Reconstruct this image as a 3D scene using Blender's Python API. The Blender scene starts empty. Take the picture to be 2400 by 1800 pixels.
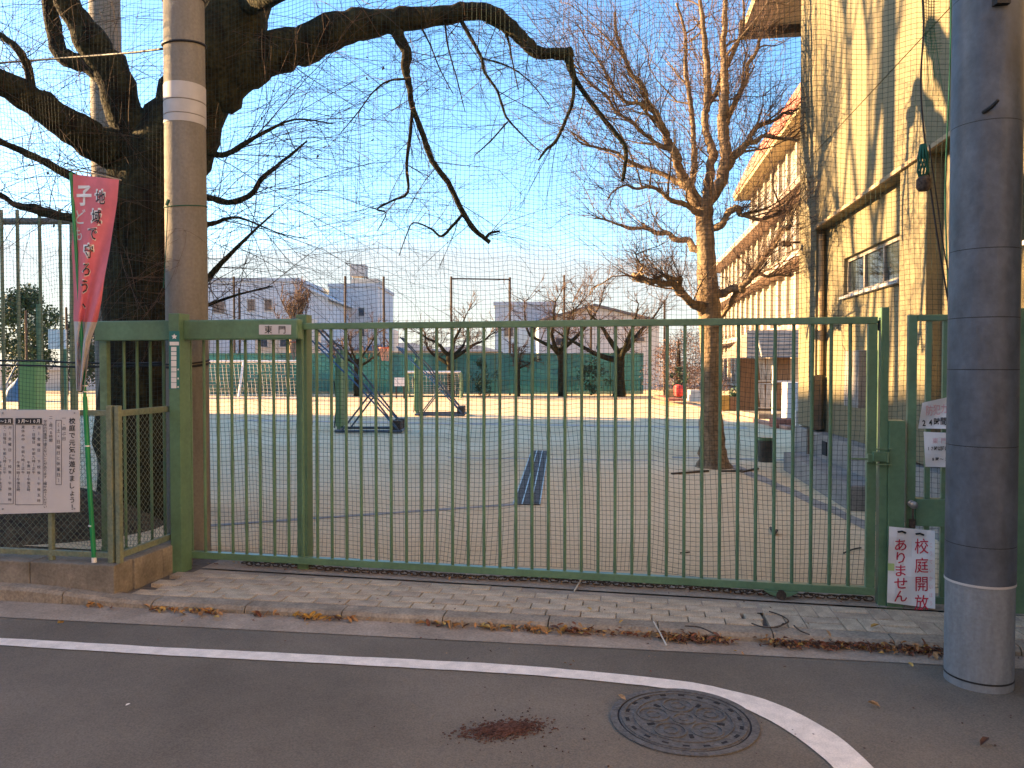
import bpy, bmesh, math, random
from mathutils import Vector, Matrix, noise
R = math.radians
scene = bpy.context.scene
COL = scene.collection
rng = random.Random(7)

# ------------------------------------------------------------------ camera
F = 1800.0; CAMZ = 1.47; PITCH = math.atan(43 / F)      # focal length in pixels of a 2400 px wide frame
cam_d = bpy.data.cameras.new('camera'); cam_d.sensor_width = 36; cam_d.lens = 36 * F / 2400
cam_d.clip_start = 0.05; cam_d.clip_end = 3000
cam = bpy.data.objects.new('camera', cam_d); COL.objects.link(cam)
cam.location = (0, 0, CAMZ); cam.rotation_euler = (math.pi / 2 - PITCH, 0, 0)
scene.camera = cam
scene.render.resolution_x, scene.render.resolution_y = 1024, 768

# ------------------------------------------------------------------ sky, sun, exposure
SUN_EL, SUN_SLOPE = 15.0, 0.23
SUN_AZ = math.degrees(math.atan2(1, SUN_SLOPE))          # degrees left of straight ahead
world = bpy.data.worlds.new('World'); scene.world = world; world.use_nodes = True
wn = world.node_tree; wn.nodes.clear()
def wnode(t, **k):
    n = wn.nodes.new(t)
    for a, b in k.items(): setattr(n, a, b)
    return n
wo = wnode('ShaderNodeOutputWorld'); wb = wnode('ShaderNodeBackground'); wb.inputs[1].default_value = 0.085
sky = wnode('ShaderNodeTexSky', sky_type='NISHITA', sun_disc=False)
sky.sun_elevation = R(SUN_EL); sky.sun_rotation = R(-SUN_AZ); sky.air_density = 1.0; sky.dust_density = 0.6; sky.ozone_density = 2.4
wtc = wnode('ShaderNodeTexCoord'); wsep = wnode('ShaderNodeSeparateXYZ')
wmap = wnode('ShaderNodeMapping'); wmap.inputs['Scale'].default_value = (1.6, 1.6, 9)
wno = wnode('ShaderNodeTexNoise'); wno.inputs['Scale'].default_value = 2.2; wno.inputs['Detail'].default_value = 7
wn.links.new(wtc.outputs['Generated'], wsep.inputs[0]); wn.links.new(wtc.outputs['Generated'], wmap.inputs[0]); wn.links.new(wmap.outputs[0], wno.inputs[0])
wm1 = wnode('ShaderNodeMath', operation='MULTIPLY_ADD'); wm1.inputs[1].default_value = -0.12; wm1.inputs[2].default_value = 0.06   # noise -> height shift
wn.links.new(wno.outputs[0], wm1.inputs[0])
wm2 = wnode('ShaderNodeMath', operation='ADD'); wn.links.new(wsep.outputs[2], wm2.inputs[0]); wn.links.new(wm1.outputs[0], wm2.inputs[1])
wmr = wnode('ShaderNodeMapRange', interpolation_type='SMOOTHSTEP')
for k, v in ((1, 0.172), (2, 0.128), (3, 0.0), (4, 0.85)): wmr.inputs[k].default_value = v
wn.links.new(wm2.outputs[0], wmr.inputs[0])
wmx = wnode('ShaderNodeMix', data_type='RGBA'); wmx.inputs[7].default_value = (1.72, 1.70, 1.65, 1)
wn.links.new(wmr.outputs[0], wmx.inputs[0]); whs = wnode('ShaderNodeHueSaturation'); whs.inputs['Saturation'].default_value = 1.18; wn.links.new(sky.outputs[0], whs.inputs['Color']); wn.links.new(whs.outputs[0], wmx.inputs[6]); wn.links.new(wmx.outputs[2], wb.inputs[0]); wn.links.new(wb.outputs[0], wo.inputs[0])
sd = bpy.data.lights.new('sun', 'SUN'); sd.energy = 5.0; sd.angle = R(0.55); sd.color = (1.0, 0.64, 0.31)
sun = bpy.data.objects.new('sun', sd); COL.objects.link(sun)
sdir = Vector((-math.cos(math.atan(SUN_SLOPE)) * math.cos(R(SUN_EL)), math.sin(math.atan(SUN_SLOPE)) * math.cos(R(SUN_EL)), math.sin(R(SUN_EL))))
sun.rotation_euler = sdir.to_track_quat('Z', 'Y').to_euler(); sun.location = sdir * 60
vs = scene.view_settings; vs.view_transform = 'Standard'; vs.look = 'None'; vs.gamma = 1; vs.use_curve_mapping = False
vs.exposure = 2.68

# ------------------------------------------------------------------ geometry helpers
def ray(px, py):
    a, b = (px - 1200) / F, -(py - 900) / F
    c, s = math.cos(PITCH), math.sin(PITCH)
    return Vector((a, c + b * s, -s + b * c))
def hit(px, py, A, sl):                                   # vertical plane Y = A + sl*X
    d = ray(px, py); t = A / (d.y - sl * d.x); return Vector((0, 0, CAMZ)) + d * t
def P(px, py, Y): return hit(px, py, Y, 0)
def G(px, py, z=0.0):
    d = ray(px, py); t = (z - CAMZ) / d.z; return Vector((0, 0, CAMZ)) + d * t
GATE = (4.967, -0.2016); FENCE = (4.298, -0.16); NET = (5.35, -0.2016)
def H(px, py, line, off=0.0): return hit(px, py, line[0] + off, line[1])
Z = Vector((0, 0, 1))
class Frame:                                              # s along, t away from the street, z up
    def __init__(s, A, sl):
        s.o = Vector((0, A, 0)); s.u = Vector((1, sl, 0)).normalized(); s.n = Vector((-s.u.y, s.u.x, 0)); s.rz = math.atan2(s.u.y, s.u.x)
    def __call__(s, a, t, z): return s.o + s.u * a + s.n * t + Z * z
    def inv(s, p): d = Vector(p) - s.o; return d.dot(s.u), d.dot(s.n), p[2]
GF = Frame(*GATE); FF = Frame(*FENCE)
class MB:
    def __init__(s): s.v = []; s.f = []
    def add(s, vs, fs):
        k = len(s.v); s.v += [tuple(v) for v in vs]; s.f += [tuple(i + k for i in f) for f in fs]
    def obox(s, c, a, b, d):
        c = Vector(c); q = [c + a * i + b * j + d * k for i in (-1, 1) for j in (-1, 1) for k in (-1, 1)]
        s.add(q, [(0, 1, 3, 2), (4, 6, 7, 5), (0, 4, 5, 1), (2, 3, 7, 6), (0, 2, 6, 4), (1, 5, 7, 3)])
    def box(s, c, sx, sy, sz, rz=0.0):
        u = Vector((math.cos(rz), math.sin(rz), 0)); n = Vector((-u.y, u.x, 0))
        s.obox(c, u * sx / 2, n * sy / 2, Z * sz / 2)
    def bar(s, p0, p1, w, h, up=Z):
        p0, p1 = Vector(p0), Vector(p1); d = p1 - p0; t = d.normalized()
        a = t.cross(up)
        if a.length < 1e-4: a = t.cross(Vector((0, 1, 0)))
        a.normalize(); b = a.cross(t).normalized()
        s.obox((p0 + p1) / 2, d / 2, a * w / 2, b * h / 2)
    def tube(s, pts, rad, n=6, cap=True):
        pts = [Vector(p) for p in pts]
        if not hasattr(rad, '__len__'): rad = [rad] * len(pts)
        t0 = (pts[1] - pts[0]).normalized()
        a = t0.orthogonal().normalized(); k = len(s.v); prev = t0
        for i, p in enumerate(pts):
            t = (pts[min(i + 1, len(pts) - 1)] - pts[max(i - 1, 0)]).normalized()
            a = prev.rotation_difference(t) @ a; a = (a - t * a.dot(t)).normalized(); prev = t
            b = t.cross(a)
            for j in range(n):
                w = 2 * math.pi * j / n
                s.v.append(tuple(p + (a * math.cos(w) + b * math.sin(w)) * rad[i]))
        for i in range(len(pts) - 1):
            for j in range(n):
                s.f.append((k + i * n + j, k + i * n + (j + 1) % n, k + (i + 1) * n + (j + 1) % n, k + (i + 1) * n + j))
        if cap:
            s.f.append(tuple(k + j for j in reversed(range(n)))); s.f.append(tuple(k + (len(pts) - 1) * n + j for j in range(n)))
    def poly(s, pts): s.add(pts, [tuple(range(len(pts)))])
    def prism(s, pts, ext):
        n = len(pts); ext = Vector(ext); a = [Vector(p) for p in pts]
        s.add(a + [p + ext for p in a], [tuple(range(n)), tuple(reversed(range(n, 2 * n)))] + [(i, i + n, (i + 1) % n + n, (i + 1) % n) for i in range(n)])
    def grid(s, fn, nu, nv):
        k = len(s.v)
        for j in range(nv + 1):
            for i in range(nu + 1): s.v.append(tuple(fn(i / nu, j / nv)))
        for j in range(nv):
            for i in range(nu):
                a = k + j * (nu + 1) + i; s.f.append((a, a + 1, a + nu + 2, a + nu + 1))
    def build(s, name, mat, parent=None, smooth=False, bevel=0, kind=None, fix=True):
        me = bpy.data.meshes.new(name)
        if parent is None:
            xs, ys, zs = zip(*s.v); off = Vector(((min(xs) + max(xs)) / 2, (min(ys) + max(ys)) / 2, min(zs)))
        else: off = OFF[parent]
        me.from_pydata([tuple(Vector(v) - off) for v in s.v], [], s.f)
        if fix or bevel:
            bm = bmesh.new(); bm.from_mesh(me)
            if fix: bmesh.ops.recalc_face_normals(bm, faces=bm.faces)
            if bevel:
                ed = [e for e in bm.edges if len(e.link_faces) == 2 and e.calc_face_angle(0) > 0.5]
                bmesh.ops.bevel(bm, geom=ed, offset=bevel, segments=2, profile=0.6, affect='EDGES', clamp_overlap=True)
            bm.to_mesh(me); bm.free()
        if smooth:
            me.polygons.foreach_set('use_smooth', [True] * len(me.polygons))
            if smooth == 'auto': me.set_sharp_from_angle(angle=R(35))
        me.materials.append(mat)
        o = bpy.data.objects.new(name, me); COL.objects.link(o)
        if parent is None: o.location = off
        else: o.parent = parent
        OFF[o] = off
        if kind: o['kind'] = kind
        return o
OFF = {}
def tag(o, label, cat, group=None):
    o['label'] = label; o['category'] = cat
    if group: o['group'] = group
    return o
def thing(name, label, cat, loc, group=None):
    o = bpy.data.objects.new(name, None); COL.objects.link(o); o.location = loc; o.empty_display_size = 0.1
    OFF[o] = Vector(loc); return tag(o, label, cat, group)
def struct(o): o['kind'] = 'structure'; return o
def copy_part(src, parent, loc, rot=None):
    c = src.copy(); COL.objects.link(c); c.parent = parent; c.location = Vector(loc) - (OFF[parent] if parent else Vector((0, 0, 0)))
    if rot is not None: c.rotation_euler = rot
    return c
def copy_tree(o, loc, rz, label):
    c = o.copy(); COL.objects.link(c); c.location = loc; c.rotation_euler = (0, 0, rz); c['label'] = label
    for ch in o.children:
        d = ch.copy(); COL.objects.link(d); d.parent = c
        for g in ch.children:
            e = g.copy(); COL.objects.link(e); e.parent = d
    return c

# ------------------------------------------------------------------ materials
def M(name, col, rough=0.7, var=0.15, scale=8.0, bump=0.0, metal=0.0, col2=None, stretch=(1, 1, 1), spec=0.4, fine=None, ramp=(0.35, 0.65)):
    m = bpy.data.materials.new(name); m.use_nodes = True; nt = m.node_tree; N = nt.nodes; L = nt.links
    b = N['Principled BSDF']; b.inputs['Roughness'].default_value = rough; b.inputs['Metallic'].default_value = metal
    b.inputs['Specular IOR Level'].default_value = spec
    tc = N.new('ShaderNodeTexCoord'); mp = N.new('ShaderNodeMapping'); mp.inputs['Scale'].default_value = stretch
    L.new(tc.outputs['Object'], mp.inputs[0])
    no = N.new('ShaderNodeTexNoise'); no.inputs['Scale'].default_value = scale; no.inputs['Detail'].default_value = 6; no.inputs['Roughness'].default_value = 0.62
    L.new(mp.outputs[0], no.inputs[0])
    cr = N.new('ShaderNodeValToRGB')
    c1 = [c * (1 - var) for c in col] + [1]; c2 = ([c * (1 + var) for c in col] if col2 is None else list(col2)) + [1]
    cr.color_ramp.elements[0].color = c1; cr.color_ramp.elements[1].color = c2
    cr.color_ramp.elements[0].position, cr.color_ramp.elements[1].position = ramp
    L.new(no.outputs[0], cr.inputs[0]); out = cr.outputs[0]
    if fine:
        n2 = N.new('ShaderNodeTexNoise'); n2.inputs['Scale'].default_value = fine[0]; n2.inputs['Detail'].default_value = 3
        L.new(tc.outputs['Object'], n2.inputs[0])
        r2 = N.new('ShaderNodeMapRange'); r2.inputs[1].default_value = 0.3; r2.inputs[2].default_value = 0.7; r2.inputs[3].default_value = 1 - fine[1]; r2.inputs[4].default_value = 1 + fine[1]
        L.new(n2.outputs[0], r2.inputs[0])
        mx = N.new('ShaderNodeMix'); mx.data_type = 'RGBA'; mx.blend_type = 'MULTIPLY'; mx.inputs[0].default_value = 1
        L.new(out, mx.inputs[6]); L.new(r2.outputs[0], mx.inputs[7]); out = mx.outputs[2]
    L.new(out, b.inputs['Base Color'])
    if bump:
        bp = N.new('ShaderNodeBump'); bp.inputs['Strength'].default_value = bump; bp.inputs['Distance'].default_value = 0.02
        L.new((n2 if fine else no).outputs[0], bp.inputs['Height']); L.new(bp.outputs[0], b.inputs['Normal'])
    return m
def glass(name, tint=(0.03, 0.04, 0.045)):
    m = bpy.data.materials.new(name); m.use_nodes = True; b = m.node_tree.nodes['Principled BSDF']
    b.inputs['Base Color'].default_value = (*tint, 1); b.inputs['Roughness'].default_value = 0.04; b.inputs['Specular IOR Level'].default_value = 0.9
    return m
def translucent(name, col, alpha=0.8):
    m = M(name, col, 0.8, 0.12, 5); b = m.node_tree.nodes['Principled BSDF']; nt = m.node_tree
    tr = nt.nodes.new('ShaderNodeBsdfTranslucent'); mx = nt.nodes.new('ShaderNodeMixShader'); mx.inputs[0].default_value = 0.35
    src = b.inputs['Base Color'].links[0].from_socket; nt.links.new(src, tr.inputs[0])
    nt.links.new(b.outputs[0], mx.inputs[1]); nt.links.new(tr.outputs[0], mx.inputs[2])
    o = nt.nodes['Material Output']
    if alpha < 1:
        tp = nt.nodes.new('ShaderNodeBsdfTransparent'); m2 = nt.nodes.new('ShaderNodeMixShader'); m2.inputs[0].default_value = alpha
        nt.links.new(tp.outputs[0], m2.inputs[1]); nt.links.new(mx.outputs[0], m2.inputs[2]); nt.links.new(m2.outputs[0], o.inputs[0])
    else: nt.links.new(mx.outputs[0], o.inputs[0])
    return m
m_asphalt = M('asphalt', (0.15, 0.127, 0.098), 0.88, 0.2, 0.9, 0.3, fine=(140, 0.24), spec=0.25)
m_gutter = M('gutter_concrete', (0.32, 0.26, 0.20), 0.9, 0.2, 3, 0.25, fine=(90, 0.2), spec=0.2)
m_kerb = M('kerb_concrete', (0.275, 0.228, 0.17), 0.9, 0.25, 6, 0.3, fine=(70, 0.22), spec=0.2)
m_conc = M('old_concrete', (0.22, 0.19, 0.148), 0.9, 0.3, 4, 0.25, fine=(60, 0.16), spec=0.2)
m_brick = [M('paver_%d' % i, c, 0.9, 0.2, 9, 0.3, fine=(120, 0.22), spec=0.2) for i, c in enumerate([(0.42, 0.345, 0.245), (0.47, 0.385, 0.275), (0.38, 0.305, 0.22), (0.45, 0.36, 0.25)])]
m_joint = M('joint_sand', (0.13, 0.112, 0.092), 0.95, 0.3, 20)
m_sand = M('playground_sand', (0.65, 0.47, 0.27), 0.95, 0.12, 0.5, 0.3, col2=(0.68, 0.52, 0.325), fine=(34, 0.13), spec=0.15)
m_ground = M('bare_ground', (0.2, 0.17, 0.14), 0.95, 0.2, 0.4)
m_white = M('road_paint', (0.75, 0.67, 0.58), 0.7, 0.13, 14, 0.15, fine=(160, 0.12), spec=0.3)
m_chalk_sun_edge = M('chalk_and_sun_edge', (0.55, 0.46, 0.38), 0.95, 0.3, 2, col2=(0.44, 0.35, 0.27))
m_green = M('green_paint', (0.108, 0.195, 0.108), 0.34, 0.16, 4, 0.05, fine=(40, 0.08), spec=0.4)
m_green2 = M('weathered_green', (0.14, 0.21, 0.11), 0.6, 0.25, 7, 0.08, fine=(30, 0.14))
m_rustgreen = M('worn_green', (0.15, 0.20, 0.145), 0.65, 0.2, 9, 0.1, col2=(0.20, 0.21, 0.125), fine=(50, 0.2))
m_polec = M('pole_concrete', (0.20, 0.182, 0.147), 0.85, 0.14, 3, 0.15, stretch=(3, 3, 0.5), fine=(50, 0.1), spec=0.25)
m_polew = M('pole_band', (0.44, 0.42, 0.39), 0.7, 0.1, 6)
m_sheath = M('pole_sheath', (0.066, 0.078, 0.096), 0.5, 0.3, 5, 0.12, stretch=(1.5, 1.5, 0.8), fine=(30, 0.12), spec=0.45)
m_sheath2 = M('pole_foot', (0.19, 0.205, 0.215), 0.7, 0.12, 6, 0.15, stretch=(4, 4, 0.6), fine=(60, 0.1))
m_black = M('black_rubber', (0.012, 0.012, 0.013), 0.6, 0.2, 10)
m_wall = M('cream_stucco', (0.19, 0.163, 0.098), 0.92, 0.10, 1.3, 0.25, stretch=(2.5, 2.5, 0.35), fine=(55, 0.09), spec=0.15)
m_walltrim = M('cream_trim', (0.36, 0.26, 0.15), 0.9, 0.15, 5, 0.15)
m_plinth = M('plinth_concrete', (0.24, 0.22, 0.195), 0.92, 0.18, 3, 0.25, fine=(60, 0.12), spec=0.2)
m_frame = M('window_aluminium', (0.28, 0.25, 0.21), 0.45, 0.1, 10, metal=0.3)
m_glass = glass('window_glass')
m_dark = M('dark_void', (0.015, 0.015, 0.016), 0.9, 0.1, 5)
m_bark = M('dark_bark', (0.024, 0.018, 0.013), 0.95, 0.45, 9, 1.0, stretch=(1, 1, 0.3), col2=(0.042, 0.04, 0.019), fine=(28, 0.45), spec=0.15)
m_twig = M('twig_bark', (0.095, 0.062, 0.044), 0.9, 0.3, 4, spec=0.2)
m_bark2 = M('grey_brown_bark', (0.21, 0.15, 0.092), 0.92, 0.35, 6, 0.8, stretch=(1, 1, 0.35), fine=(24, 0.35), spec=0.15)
m_twig2 = M('red_brown_twig', (0.12, 0.075, 0.052), 0.85, 0.3, 4, spec=0.25)
m_netc = M('net_cord', (0.02, 0.04, 0.035), 0.8, 0.3, 3, spec=0.2)
m_netg = M('green_net_cord', (0.02, 0.10, 0.07), 0.8, 0.3, 3, spec=0.2)
m_flag = translucent('pink_cloth', (0.80, 0.21, 0.24), 1)
m_flagw = translucent('white_cloth', (0.62, 0.55, 0.50), 1)
m_paper = M('white_paper', (0.74, 0.72, 0.70), 0.6, 0.05, 4)
m_board = M('white_board', (0.56, 0.53, 0.51), 0.4, 0.05, 3)
m_ink = M('black_ink', (0.03, 0.03, 0.032), 0.6, 0.2, 10)
m_red = M('red_ink', (0.50, 0.02, 0.05), 0.6, 0.1, 10)
m_pink = M('pink_ink', (0.72, 0.38, 0.40), 0.6, 0.1, 10)
m_whitei = M('white_ink', (0.75, 0.72, 0.66), 0.6, 0.06, 10)
m_metal = M('steel', (0.32, 0.31, 0.30), 0.35, 0.15, 20, metal=0.8)
m_rust = M('rusty_steel', (0.06, 0.042, 0.03), 0.8, 0.4, 30, 0.2, fine=(60, 0.3))
m_blue = M('blue_paint', (0.05, 0.13, 0.24), 0.5, 0.15, 6)
m_teal = translucent('teal_screen', (0.05, 0.22, 0.20), 0.72)
m_iron = M('cast_iron', (0.105, 0.098, 0.09), 0.7, 0.25, 25, 0.3, metal=0.1, fine=(80, 0.25))

# ------------------------------------------------------------------ ground, road, pavement
mb = MB(); mb.poly([(-900, -900, -0.12), (900, -900, -0.12), (900, 1500, -0.12), (-900, 1500, -0.12)])
struct(mb.build('ground', m_ground))
KF = Frame(4.242, -0.1595)                                 # kerb front face
ZP = 0.055
def kz(s):                                                # kerb height: lowered in front of the gate
    t = min(1, max(0, (s + 3.1) / 0.8)); t = t * t * (3 - 2 * t)
    return 0.095 * (1 - t) + 0.050 * t
AF = Frame(4.03, -0.14)                                    # asphalt edge
mb = MB(); NX = 60
mb.grid(lambda u, v: AF(-30 + 60 * u, -14 * (1 - v), 0.004 * math.sin(u * 37) * (1 - v)), 1, 1)
struct(mb.build('road', m_asphalt))
mb = MB(); mb.poly([AF(-30, -0.02, -0.012), AF(30, -0.02, -0.012), KF(30, 0.1, 0.004), KF(-30, 0.1, 0.004)])
mb.poly([AF(-30, 0.0, 0.003), AF(30, 0.0, 0.003), KF(30, 0.05, 0.012), KF(-30, 0.05, 0.012)])
struct(mb.build('gutter', m_gutter))
kerb = MB(); kerb.box(KF(0, 0.06, -0.06), 40, 0.1, 0.1, KF.rz); kerb = struct(kerb.build('kerb', m_joint))
s0 = -7.0
while s0 < 6.6:
    L_ = 0.6; mb = MB(); n = 4; prof = []
    for i in range(n + 1):
        a = s0 + 0.004 + (L_ - 0.008) * i / n; h = kz(a) + rng.uniform(-0.0015, 0.0015)
        prof.append([KF(a, 0.0, -0.03), KF(a, 0.004, h - 0.022), KF(a, 0.022, h - 0.003), KF(a, 0.05, h), KF(a, 0.125, h), KF(a, 0.125, -0.03)])
    for i in range(n):
        for j in range(5): mb.add([prof[i][j], prof[i + 1][j], prof[i + 1][j + 1], prof[i][j + 1]], [(0, 1, 2, 3)])
    for e in (0, n): mb.poly(prof[e])
    mb.build('kerb_stone', m_kerb, kerb, smooth='auto'); s0 += L_
pave = MB(); pave.add([KF(-30, 0.12, 0.03), KF(30, 0.12, 0.03), GF(30, 0.25, ZP - 0.012), GF(-30, 0.25, ZP - 0.012)], [(0, 1, 2, 3)])
pave = struct(pave.build('pavement', m_joint))
def brick_mesh(i, lx, ly):
    mb = MB(); mb.box((0, 0, -0.02), lx, ly, 0.04)
    o = mb.build('brick', m_brick[i], None, bevel=0.004); me = o.data; 
    for v in me.vertices: v.co.z -= 0.04
    bpy.data.objects.remove(o); return me
bm_ = [brick_mesh(i, 0.194, 0.094) for i in range(4)]; hb_ = [brick_mesh(i, 0.094, 0.094) for i in range(4)]
def put_brick(s, t, rot, pool=None):
    p = KF(s, t, 0); gs, gt, _ = GF.inv(p)
    if gt > -0.13 or t > 0.9: return
    z = 0.052 + 0.006 * min(1, (t - 0.13) / 0.5) + rng.uniform(-0.0022, 0.0022)
    o = bpy.data.objects.new('brick', rng.choice(pool or bm_)); COL.objects.link(o); o.parent = pave
    o.location = Vector((p.x, p.y, z)) - OFF[pave]; o.rotation_euler = (rng.uniform(-.006, .006), rng.uniform(-.006, .006), KF.rz + rot + rng.uniform(-.012, .012))
for r_ in range(9):
    s = -2.33 + (0.1 if r_ % 2 else 0)
    while s < 1.31:
        put_brick(s, 0.18 + r_ * 0.1, 0); s += 0.2
    if r_ % 2: put_brick(1.335, 0.18 + r_ * 0.1, 0, hb_)
for r_ in range(5):
    for k in range(11):
        s, t = 1.5 + k * 0.2, 0.23 + r_ * 0.2
        if (r_ + k) % 2:
            put_brick(s, t - 0.05, 0); put_brick(s, t + 0.05, 0)
        else:
            put_brick(s - 0.05, t, math.pi / 2); put_brick(s + 0.05, t, math.pi / 2)
mb = MB()                                                  # concrete strip with the rail groove under the gate
for a, b, z in ((-0.30, -0.085, 0.0525), (-0.07, 0.3, ZP + 0.002)):
    mb.grid(lambda u, v: GF(-2.2 + 7.2 * u, a + (b - a) * v, z), 24, 1)
struct(mb.build('gate_threshold', m_gutter))
mb = MB(); mb.grid(lambda u, v: GF(-90 + 180 * u, 0.26 + 46 * v, ZP), 40, 20)
play = struct(mb.build('playground', m_sand))
# road markings
top = [(-260, 1482), (0, 1495), (200, 1506), (400, 1517.5), (600, 1527), (800, 1537), (1000, 1547), (1200, 1558), (1400, 1575), (1600, 1596), (1700, 1615), (1792, 1639), (1860, 1666), (1918, 1697), (1975, 1733), (2048, 1800), (2110, 1880)]
bot = [(-260, 1498), (0, 1512), (200, 1524), (400, 1536), (600, 1546), (800, 1556), (1000, 1567), (1200, 1578.5), (1400, 1595), (1600, 1618), (1680, 1636), (1745, 1660), (1800, 1686), (1846, 1713), (1895, 1748), (1956, 1802), (2000, 1880)]
mb = MB(); tp = [G(x, y, 0.005) for x, y in top]; bt = [G(x, y, 0.005) for x, y in bot]
def cr(pts, k=6):
    out = []
    for i in range(len(pts) - 1):
        a, b, c, d = pts[max(0, i - 1)], pts[i], pts[i + 1], pts[min(len(pts) - 1, i + 2)]
        for j in range(k):
            t = j / k; out.append(0.5 * ((2 * b) + (c - a) * t + (2 * a - 5 * b + 4 * c - d) * t * t + (3 * b - a - 3 * c + d) * t ** 3))
    return out + [pts[-1]]
tp, bt = cr(tp), cr(bt)
tp = [p + Vector((0, rng.uniform(-.0025, .0025), 0)) for p in tp]; bt = [p + Vector((0, rng.uniform(-.0025, .0025), 0)) for p in bt]
mb.add(tp + bt, [(i, i + 1, len(tp) + i + 1, len(tp) + i) for i in range(len(tp) - 1)])
struct(mb.build('white_line_marking', m_white))
# manhole cover
c = G(1602, 1688, 0); Rm = 0.302
mh = thing('manhole_cover', 'round dark cast iron manhole cover with a flower pattern in the road', 'manhole cover', c)
def ringf(mb, r0, r1, z0, z1, n=64, a0=0, a1=2 * math.pi, cx=0, cy=0):
    q = []
    for i in range(n + 1):
        w = a0 + (a1 - a0) * i / n; cs, sn = math.cos(w), math.sin(w)
        q += [c + Vector((cx + r * cs, cy + r * sn, z)) for r, z in ((r0, z0), (r0, z1), (r1, z1), (r1, z0))]
    mb.add(q, [(4 * i + j, 4 * i + j + 1, 4 * i + 5 + j, 4 * i + 4 + j) for i in range(n) for j in range(3)])
mb = MB(); mb.poly([c + Vector((Rm * math.cos(2 * math.pi * i / 48), Rm * math.sin(2 * math.pi * i / 48), 0.003)) for i in range(48)]); mb.build('plate', m_dark, mh)
mb = MB(); ringf(mb, Rm - 0.03, Rm, 0.002, 0.0062); mb.build('rim', m_iron, mh)
mb = MB(); ringf(mb, 0, Rm - 0.038, 0.002, 0.0052); pl = mb.build('cover', m_iron, mh)
mb = MB(); ringf(mb, Rm - 0.06, Rm - 0.046, 0.004, 0.009)
for k in range(5):
    w = k * 2 * math.pi / 5 + .3; ringf(mb, 0.058, 0.066, 0.004, 0.010, 24, cx=.125 * math.cos(w), cy=.125 * math.sin(w)); ringf(mb, 0.026, 0.031, 0.004, 0.009, 16, cx=.125 * math.cos(w), cy=.125 * math.sin(w))
ringf(mb, 0.04, 0.05, 0.004, 0.010, 24); ringf(mb, 0.0, 0.018, 0.004, 0.009, 16); ringf(mb, 0.195, 0.203, 0.004, 0.009)
mb.build('raised_pattern', m_iron, mh, kind='stuff')
mb = MB()
for k in range(18):
    w = k * 2 * math.pi / 18; p = c + Vector((0.232 * math.cos(w), 0.232 * math.sin(w), 0.0062)); mb.box(p, 0.026, 0.014, 0.002, w + math.pi / 2)
for k in range(5):
    w = k * 2 * math.pi / 5 + .93; p = c + Vector((0.15 * math.cos(w), 0.15 * math.sin(w), 0.0062)); mb.box(p, 0.03, 0.016, 0.002, w)
mb.build('slots', m_dark, mh, kind='stuff')
# drain grating, channels and painted trunk shadow in the playground
DA, DB = G(1234, 1184, ZP), G(1265, 1057, ZP); du = (DB - DA).normalized(); dn = Vector((du.y, -du.x, 0)); dl = (DB - DA).length
gr = thing('drain_grating', 'long steel drain grating let into the sandy playground', 'grating', DA)
mb = MB(); q = dn * 0.14; mb.poly([DA - q + Z * .004, DA + q + Z * .004, DB + q + Z * .004, DB - q + Z * .004]); mb.build('trough', m_dark, gr)
for k in range(4):
    mb = MB(); a = DA + dn * (-0.135 + k * 0.09) + Z * 0.008; mb.bar(a, a + du * dl, 0.012, 0.012); mb.build('edge_bar', m_metal, gr)
nb = 48; seg = dl / 6
sheet = []
for k in range(6):
    mb = MB()
    for j in range(26):
        p = DA + du * (seg * k + 0.02 + (seg - 0.04) * j / 25) + Z * 0.0075; mb.bar(p - dn * .13, p + dn * .13, 0.018, 0.006)
    mb.build('grate', m_iron, gr)
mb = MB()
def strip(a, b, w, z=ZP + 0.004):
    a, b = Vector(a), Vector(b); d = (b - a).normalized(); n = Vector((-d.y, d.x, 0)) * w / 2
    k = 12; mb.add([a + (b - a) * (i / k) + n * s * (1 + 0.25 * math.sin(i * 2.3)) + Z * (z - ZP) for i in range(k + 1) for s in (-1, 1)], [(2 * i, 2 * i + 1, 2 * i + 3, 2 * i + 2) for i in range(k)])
strip(G(470, 1234, ZP), G(1215, 1182, ZP), 0.09); strip(G(1712, 1090, ZP), G(2060, 1245, ZP), 0.17); strip(G(1575, 1072, ZP), G(1860, 1079, ZP), 0.16)  # second strip is the tree trunk's shadow painted on the sand
struct(mb.build('channel_and_trunk_shadow', M('concrete_and_shadow', (0.27, 0.23, 0.19), 0.8, 0.2, 4)))
mb = MB()
strip(G(560, 985, ZP), G(1750, 1003, ZP), 0.5); strip(G(1050, 1073, ZP), G(1330, 1077, ZP), 0.1); strip(G(1330, 1077, ZP), G(1540, 1080, ZP), 0.1); strip(G(700, 948, ZP), G(1500, 946, ZP), 0.5)  # first strip colours in the edge of the sunlit ground
struct(mb.build('chalk_and_sun_edge_marking', m_chalk_sun_edge))

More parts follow.
